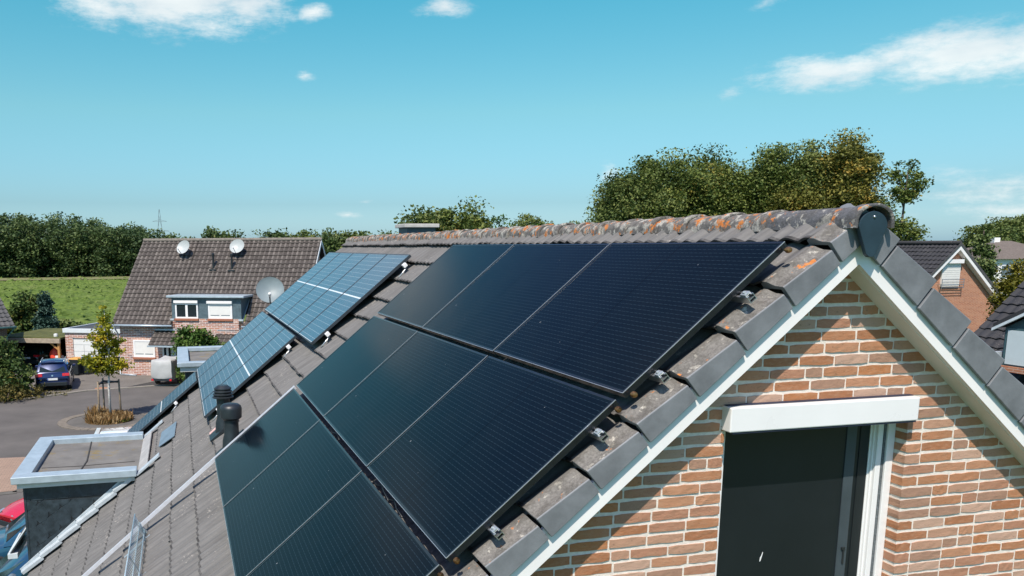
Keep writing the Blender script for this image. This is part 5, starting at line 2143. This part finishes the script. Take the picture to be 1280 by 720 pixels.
for M in (LM, LMB):
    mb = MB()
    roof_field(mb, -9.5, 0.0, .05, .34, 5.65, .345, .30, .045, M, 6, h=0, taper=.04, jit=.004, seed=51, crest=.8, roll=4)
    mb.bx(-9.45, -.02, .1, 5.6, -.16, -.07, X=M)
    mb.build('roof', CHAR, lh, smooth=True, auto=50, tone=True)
mb = MB()
mb.tube([(-9.5, -.06, 2.93), (.05, -.06, 2.93)], .06, 8)
mb.tube([(-.05, -.06, 2.90), (-.2, .2, 2.6), (-.40, .34, 2.3), (-.40, .34, .1)], .045, 8)
mb.build('gutter', plain('green_copper', (.08, .20, .17), .5, var=.2), lh, smooth=True)

# ------------------------------------------------------------------ lower neighbour behind our gable end, with its own dormer
nh = thing('neighbour_house', 'lower neighbouring house beyond the far gable end, with a flat roofed slate dormer', 'house', (0, 0, 0))
NX, NZ, NY0, NY1 = .47, 5.75, 13.25, 24.0
mb = MB()
fn = lambda a, b, d: (a, d, b)
mb.prism([(NX - 4.3, NZ - 4.3 * SL - .25), (NX + 4.3, NZ - 4.3 * SL - .25), (NX, NZ - .25)], fn, NY0 + .1, NY1 - .1)
mb.bx(NX - 4.1, NX + 4.1, NY0 + .1, NY1 - .1, 0, NZ - 4.1 * SL - .2)
mb.build('wall', MOTTLED, nh)
NRL = Matrix(((0, -CA, -SA, NX), (1, 0, 0, 0), (0, -SA, CA, NZ), (0, 0, 0, 1)))
NRR = Matrix(((0, CA, SA, NX), (1, 0, 0, 0), (0, -SA, CA, NZ), (0, 0, 0, 1)))
for k, M in enumerate((NRL, NRR)):
    mb = MB()
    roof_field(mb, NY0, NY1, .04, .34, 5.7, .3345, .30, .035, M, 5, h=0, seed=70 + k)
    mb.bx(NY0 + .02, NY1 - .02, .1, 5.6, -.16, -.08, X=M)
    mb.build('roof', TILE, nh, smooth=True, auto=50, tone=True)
mb = MB()
mb.bx(-3.30, -.4, 15.15, 17.85, 2.4, 5.02)
nd = mb.build('dormer', SLATE, nh)
mb = MB()
for P in ([(-3.46, 14.98), (-3.46, 18.05), (-3.20, 17.80), (-3.20, 15.23)], [(-3.46, 14.98), (-3.20, 15.23), (-.3, 15.23), (-.3, 14.98)], [(-3.46, 18.05), (-.3, 18.05), (-.3, 17.80), (-3.20, 17.80)]):
    mb.prism(P, lambda a, b, d: (a, b, d), 5.07, 5.17)
mb.build('coping', ZINC, nd, bevel=.01)
mb = MB()
mb.bx(-3.40, -.4, 15.04, 15.11, 4.96, 5.068)
mb.build('fascia', MATS['pale_fascia'], nd)
mb = MB()
mb.bx(-3.22, -.4, 15.2, 17.8, 5.022, 5.06)
mb.build('flat_roof', BITUMEN, nd)
mb = MB()
for z in (4.25, 4.62):
    mb.bx(-3.3, -1.3, 15.13, 15.149, z, z + .012)
mb.build('slate_joint', SLATE_B, nd)
mb = MB()
mb.bx(-3.62, -3.0, 15.0, 15.12, 4.28, 4.44)
mb.build('flashing', ZINC, nd)
big_dish = dish('large grey satellite dish on a mast behind the pale blue panels', (-1.21, 16.69, 6.60), rad(-8), .66, 1.55, plain('grey_dish', (.19, .235, .245), .5, var=.08), 26, 'satellite dishes on the neighbouring house')

# ------------------------------------------------------------------ power pylon
py = MB()
PX, PY = -12.7, 500.0
prev = None
for z, w_ in ((0, 3.0), (10, 2.0), (19, 1.0), (26, .45), (29.4, .08)):
    ring = [(PX + sx * w_, PY + sy * w_, z) for sx, sy in ((-1, -1), (1, -1), (1, 1), (-1, 1))]
    if prev:
        for i in range(4):
            py.tube([prev[i], ring[i]], .09, 4)
            py.tube([prev[i], ring[(i + 1) % 4]], .05, 4)
            py.tube([prev[(i + 1) % 4], ring[i]], .05, 4)
    prev = ring
for z, w_ in ((17.0, 5.2), (22.5, 4.0)):
    for sg in (-1, 1):
        py.tube([(PX, PY, z + 1.0), (PX + sg * w_, PY, z)], .07, 4)
        py.tube([(PX, PY, z - .1), (PX + sg * w_, PY, z)], .07, 4)
o = py.build('power_pylon', plain('pylon_steel', (.16, .20, .22), .6))
tag(o, 'thin lattice power pylon above the wood at the horizon', 'pylon')

# ------------------------------------------------------------------ houses on the right
h2_ = thing('gable_house', 'red brick gable house with dark roof and white shuttered balcony window, right', 'house', (0, 0, 0))
ax_, ay_, az_ = 40.8, 35.67, 7.73
t2 = .925
a2 = math.atan(t2)
RED_BRICK = brick_far('red_orange_brick', [(.44, .16, .08), (.53, .23, .12), (.38, .14, .07), (.49, .21, .11)], (.52, .40, .31), 1.1)
mb = MB()
mb.prism([(ax_ - 5.2, az_ - .45 - 5.2 * t2), (ax_, az_ - .45), (ax_ + 5.2, az_ - .45 - 5.2 * t2)], fn, ay_ + .3, ay_ + 9.7)
mb.bx(ax_ - 5.2, ax_ + 5.2, ay_ + .3, ay_ + 9.7, 0, az_ - .45 - 5.2 * t2)
mb.build('wall', RED_BRICK, h2_)
for sg in (-1, 1):
    M = Matrix(((0, sg * math.cos(a2), sg * math.sin(a2), ax_), (1, 0, 0, ay_), (0, -math.sin(a2), math.cos(a2), az_ - .08), (0, 0, 0, 1)))
    mb = MB()
    roof_field(mb, 0.02, 10, .04, .34, 8.1, .345, .30, .045, M, 6, h=0, taper=.04, jit=.004, seed=80)
    mb.bx(.05, 9.98, .1, 8.0, -.2, -.1, X=M)
    mb.build('roof', DARK_TILE, h2_, smooth=True, auto=50, tone=True)
    mb = MB()
    mb.prism([(ax_, az_ - .10), (ax_ + sg * 5.9, az_ - .10 - 5.9 * t2), (ax_ + sg * 5.9, az_ - .42 - 5.9 * t2), (ax_, az_ - .42)], fn, ay_ - .03, ay_ + .015)
    mb.build('barge_board', WHITE, h2_)
    mb = MB()
    mb.prism([(ax_, az_ + .02), (ax_ + sg * 5.9, az_ + .02 - 5.9 * t2), (ax_ + sg * 5.9, az_ - .17 - 5.9 * t2), (ax_, az_ - .17)], fn, ay_ - .06, ay_ - .032)
    mb.build('verge_trim', MATS['charcoal_tile'], h2_)
    mb = MB()
    mb.prism([(ax_, az_ - .40), (ax_ + sg * 5.9, az_ - .40 - 5.9 * t2), (ax_ + sg * 5.9, az_ - .43 - 5.9 * t2), (ax_, az_ - .43)], fn, ay_ + .015, ay_ + .30)
    mb.build('soffit', SOFFIT, h2_)
mb = MB()
mb.tube([(ax_, ay_, az_), (ax_, ay_ + 10, az_)], .12, 10)
mb.build('ridge', DARK_TILE, h2_, smooth=True)
mb = MB()
mb.bx(39.92, 41.22, ay_ + .20, ay_ + .295, 5.18, 6.52)
wn = mb.build('window', SHUT, h2_)
mb = MB()
for k in range(10):
    mb.bx(39.98, 41.16, ay_ + .194, ay_ + .199, 5.25 + k * .125, 5.262 + k * .125)
mb.build('shutter_line', plain('shutter_line', (.50, .49, .46), .6), wn)
mb = MB()
mb.bx(39.86, 41.28, ay_ + .06, ay_ + .295, 6.53, 6.76)
mb.build('shutter_box', WHITE, wn)
mb = MB()
for k in range(4):
    mb.tube([(39.78, ay_ + .02, 5.12 + k * .16), (41.36, ay_ + .02, 5.12 + k * .16)], .018, 6)
for x in (39.78, 41.36):
    mb.tube([(x, ay_ + .02, 5.08), (x, ay_ + .02, 5.64)], .02, 6)
    mb.tube([(x, ay_ + .02, 5.3), (x, ay_ + .29, 5.3)], .02, 6)
mb.build('balcony_rail', plain('grey_rail', (.30, .33, .35), .4, metal=.6), wn)

h3 = thing('dark_roof_house', 'house with a dark tiled roof and teal gabled dormer at the right picture edge', 'house', (0, 0, 0))
rx3, rz3, t3 = 22.7, 7.98, .915
a3 = math.atan(t3)
for sg in (-1, 1):
    M = Matrix(((0, sg * math.cos(a3), sg * math.sin(a3), rx3), (-1, 0, 0, 16.0), (0, -math.sin(a3), math.cos(a3), rz3), (0, 0, 0, 1)))
    mb = MB()
    roof_field(mb, 0, 12, .04, .34, 7.7, .345, .30, .045, M, 6, h=0, taper=.04, jit=.004, seed=85)
    mb.bx(.05, 11.95, .1, 7.6, -.2, -.1, X=M)
    mb.build('roof', DARK_TILE, h3, smooth=True, auto=50, tone=True)
mb = MB()
mb.prism([(rx3 - 5.2, rz3 - .35 - 5.2 * t3), (rx3, rz3 - .35), (rx3 + 5.2, rz3 - .35 - 5.2 * t3)], fn, 4.3, 15.7)
mb.bx(rx3 - 5.2, rx3 + 5.2, 4.3, 15.7, 0, rz3 - .35 - 5.2 * t3)
mb.build('wall', RED_BRICK, h3)
TEALP = plain('teal_slate', (.045, .095, .105), .45, var=.2, scale=8)
mb = MB()
DYC = 12.85
mb.prism([(DYC - 1.0, 4.3), (DYC + 1.0, 4.3), (DYC + 1.0, 5.45), (DYC, 6.02), (DYC - 1.0, 5.45)], lambda a, b, d: (d, a, b), 18.0, 20.4)
d3 = mb.build('dormer', TEALP, h3)
for sg in (-1, 1):
    mb = MB()
    mb.prism([(DYC, 6.12), (DYC + sg * 1.22, 5.43), (DYC + sg * 1.22, 5.54), (DYC, 6.25)], lambda a, b, d: (d, a, b), 17.82, 20.5)
    mb.build('dormer_roof', DARK_TILE, d3)
    mb = MB()
    mb.prism([(DYC, 6.03), (DYC + sg * 1.23, 5.35), (DYC + sg * 1.23, 5.425), (DYC, 6.115)], lambda a, b, d: (d, a, b), 17.80, 17.86)
    mb.build('dormer_verge', plain('white_dormer_trim', (.62, .68, .69), .5), d3)
mb = MB()
mb.bx(17.93, 17.995, 12.05, 13.78, 4.45, 5.46)
w3 = mb.build('window_frame', TEALP, d3)
mb = MB()
mb.bx(17.91, 17.928, 12.12, 13.70, 4.50, 5.40)
mb.build('shade', plain('pale_blue_shade', (.55, .62, .62), .6, var=.04), w3)
mb = MB()
mb.bx(17.75, 18.1, 13.86, 13.98, 4.62, 4.80)
mb.build('dormer_flashing', MATS['pale_zinc'], d3)
mb = MB()
mb.bx(17.86, 18.0, 12.0, 13.84, 4.30, 4.448)
mb.build('brick_sill', RED_BRICK, d3)

h4 = thing('white_house', 'white house with a grey-brown hipped roof far right behind the trees', 'house', (71.5, 58.5, 0), rad(-20))
mb = MB()
mb.bx(-4, 4, -4, 4, 0, 6.35)
mb.build('wall', plain('white_render', (.74, .73, .70), .8, var=.05), h4)
mb = MB()
mb.add([(-4.4, -4.4, 6.3), (4.4, -4.4, 6.3), (4.4, 4.4, 6.3), (-4.4, 4.4, 6.3), (-.6, 0, 7.9), (.6, 0, 7.9)], [(0, 1, 5, 4), (1, 2, 5), (2, 3, 4, 5), (3, 0, 4), (3, 2, 1, 0)])
mb.build('roof', tile_mat('grey_brown_tile', (.15, .125, .105), (6, 6, 25), lich=.3), h4, tone=True)
for x in (-2.4, 1.0):
    mb = MB()
    mb.bx(x, x + 1.3, -4.06, -4.003, 4.7, 5.8)
    w4 = mb.build('window', WHITE_PVC, h4)
    mb = MB()
    mb.bx(x + .1, x + 1.2, -4.075, -4.062, 4.8, 5.7)
    mb.build('pane', plain('blue_grey_glass', (.12, .16, .19), .1), w4)
mb = MB()
mb.bx(-1.0, -.5, -.3, .3, 7.4, 8.2)
mb.build('chimney', WHITE, h4)
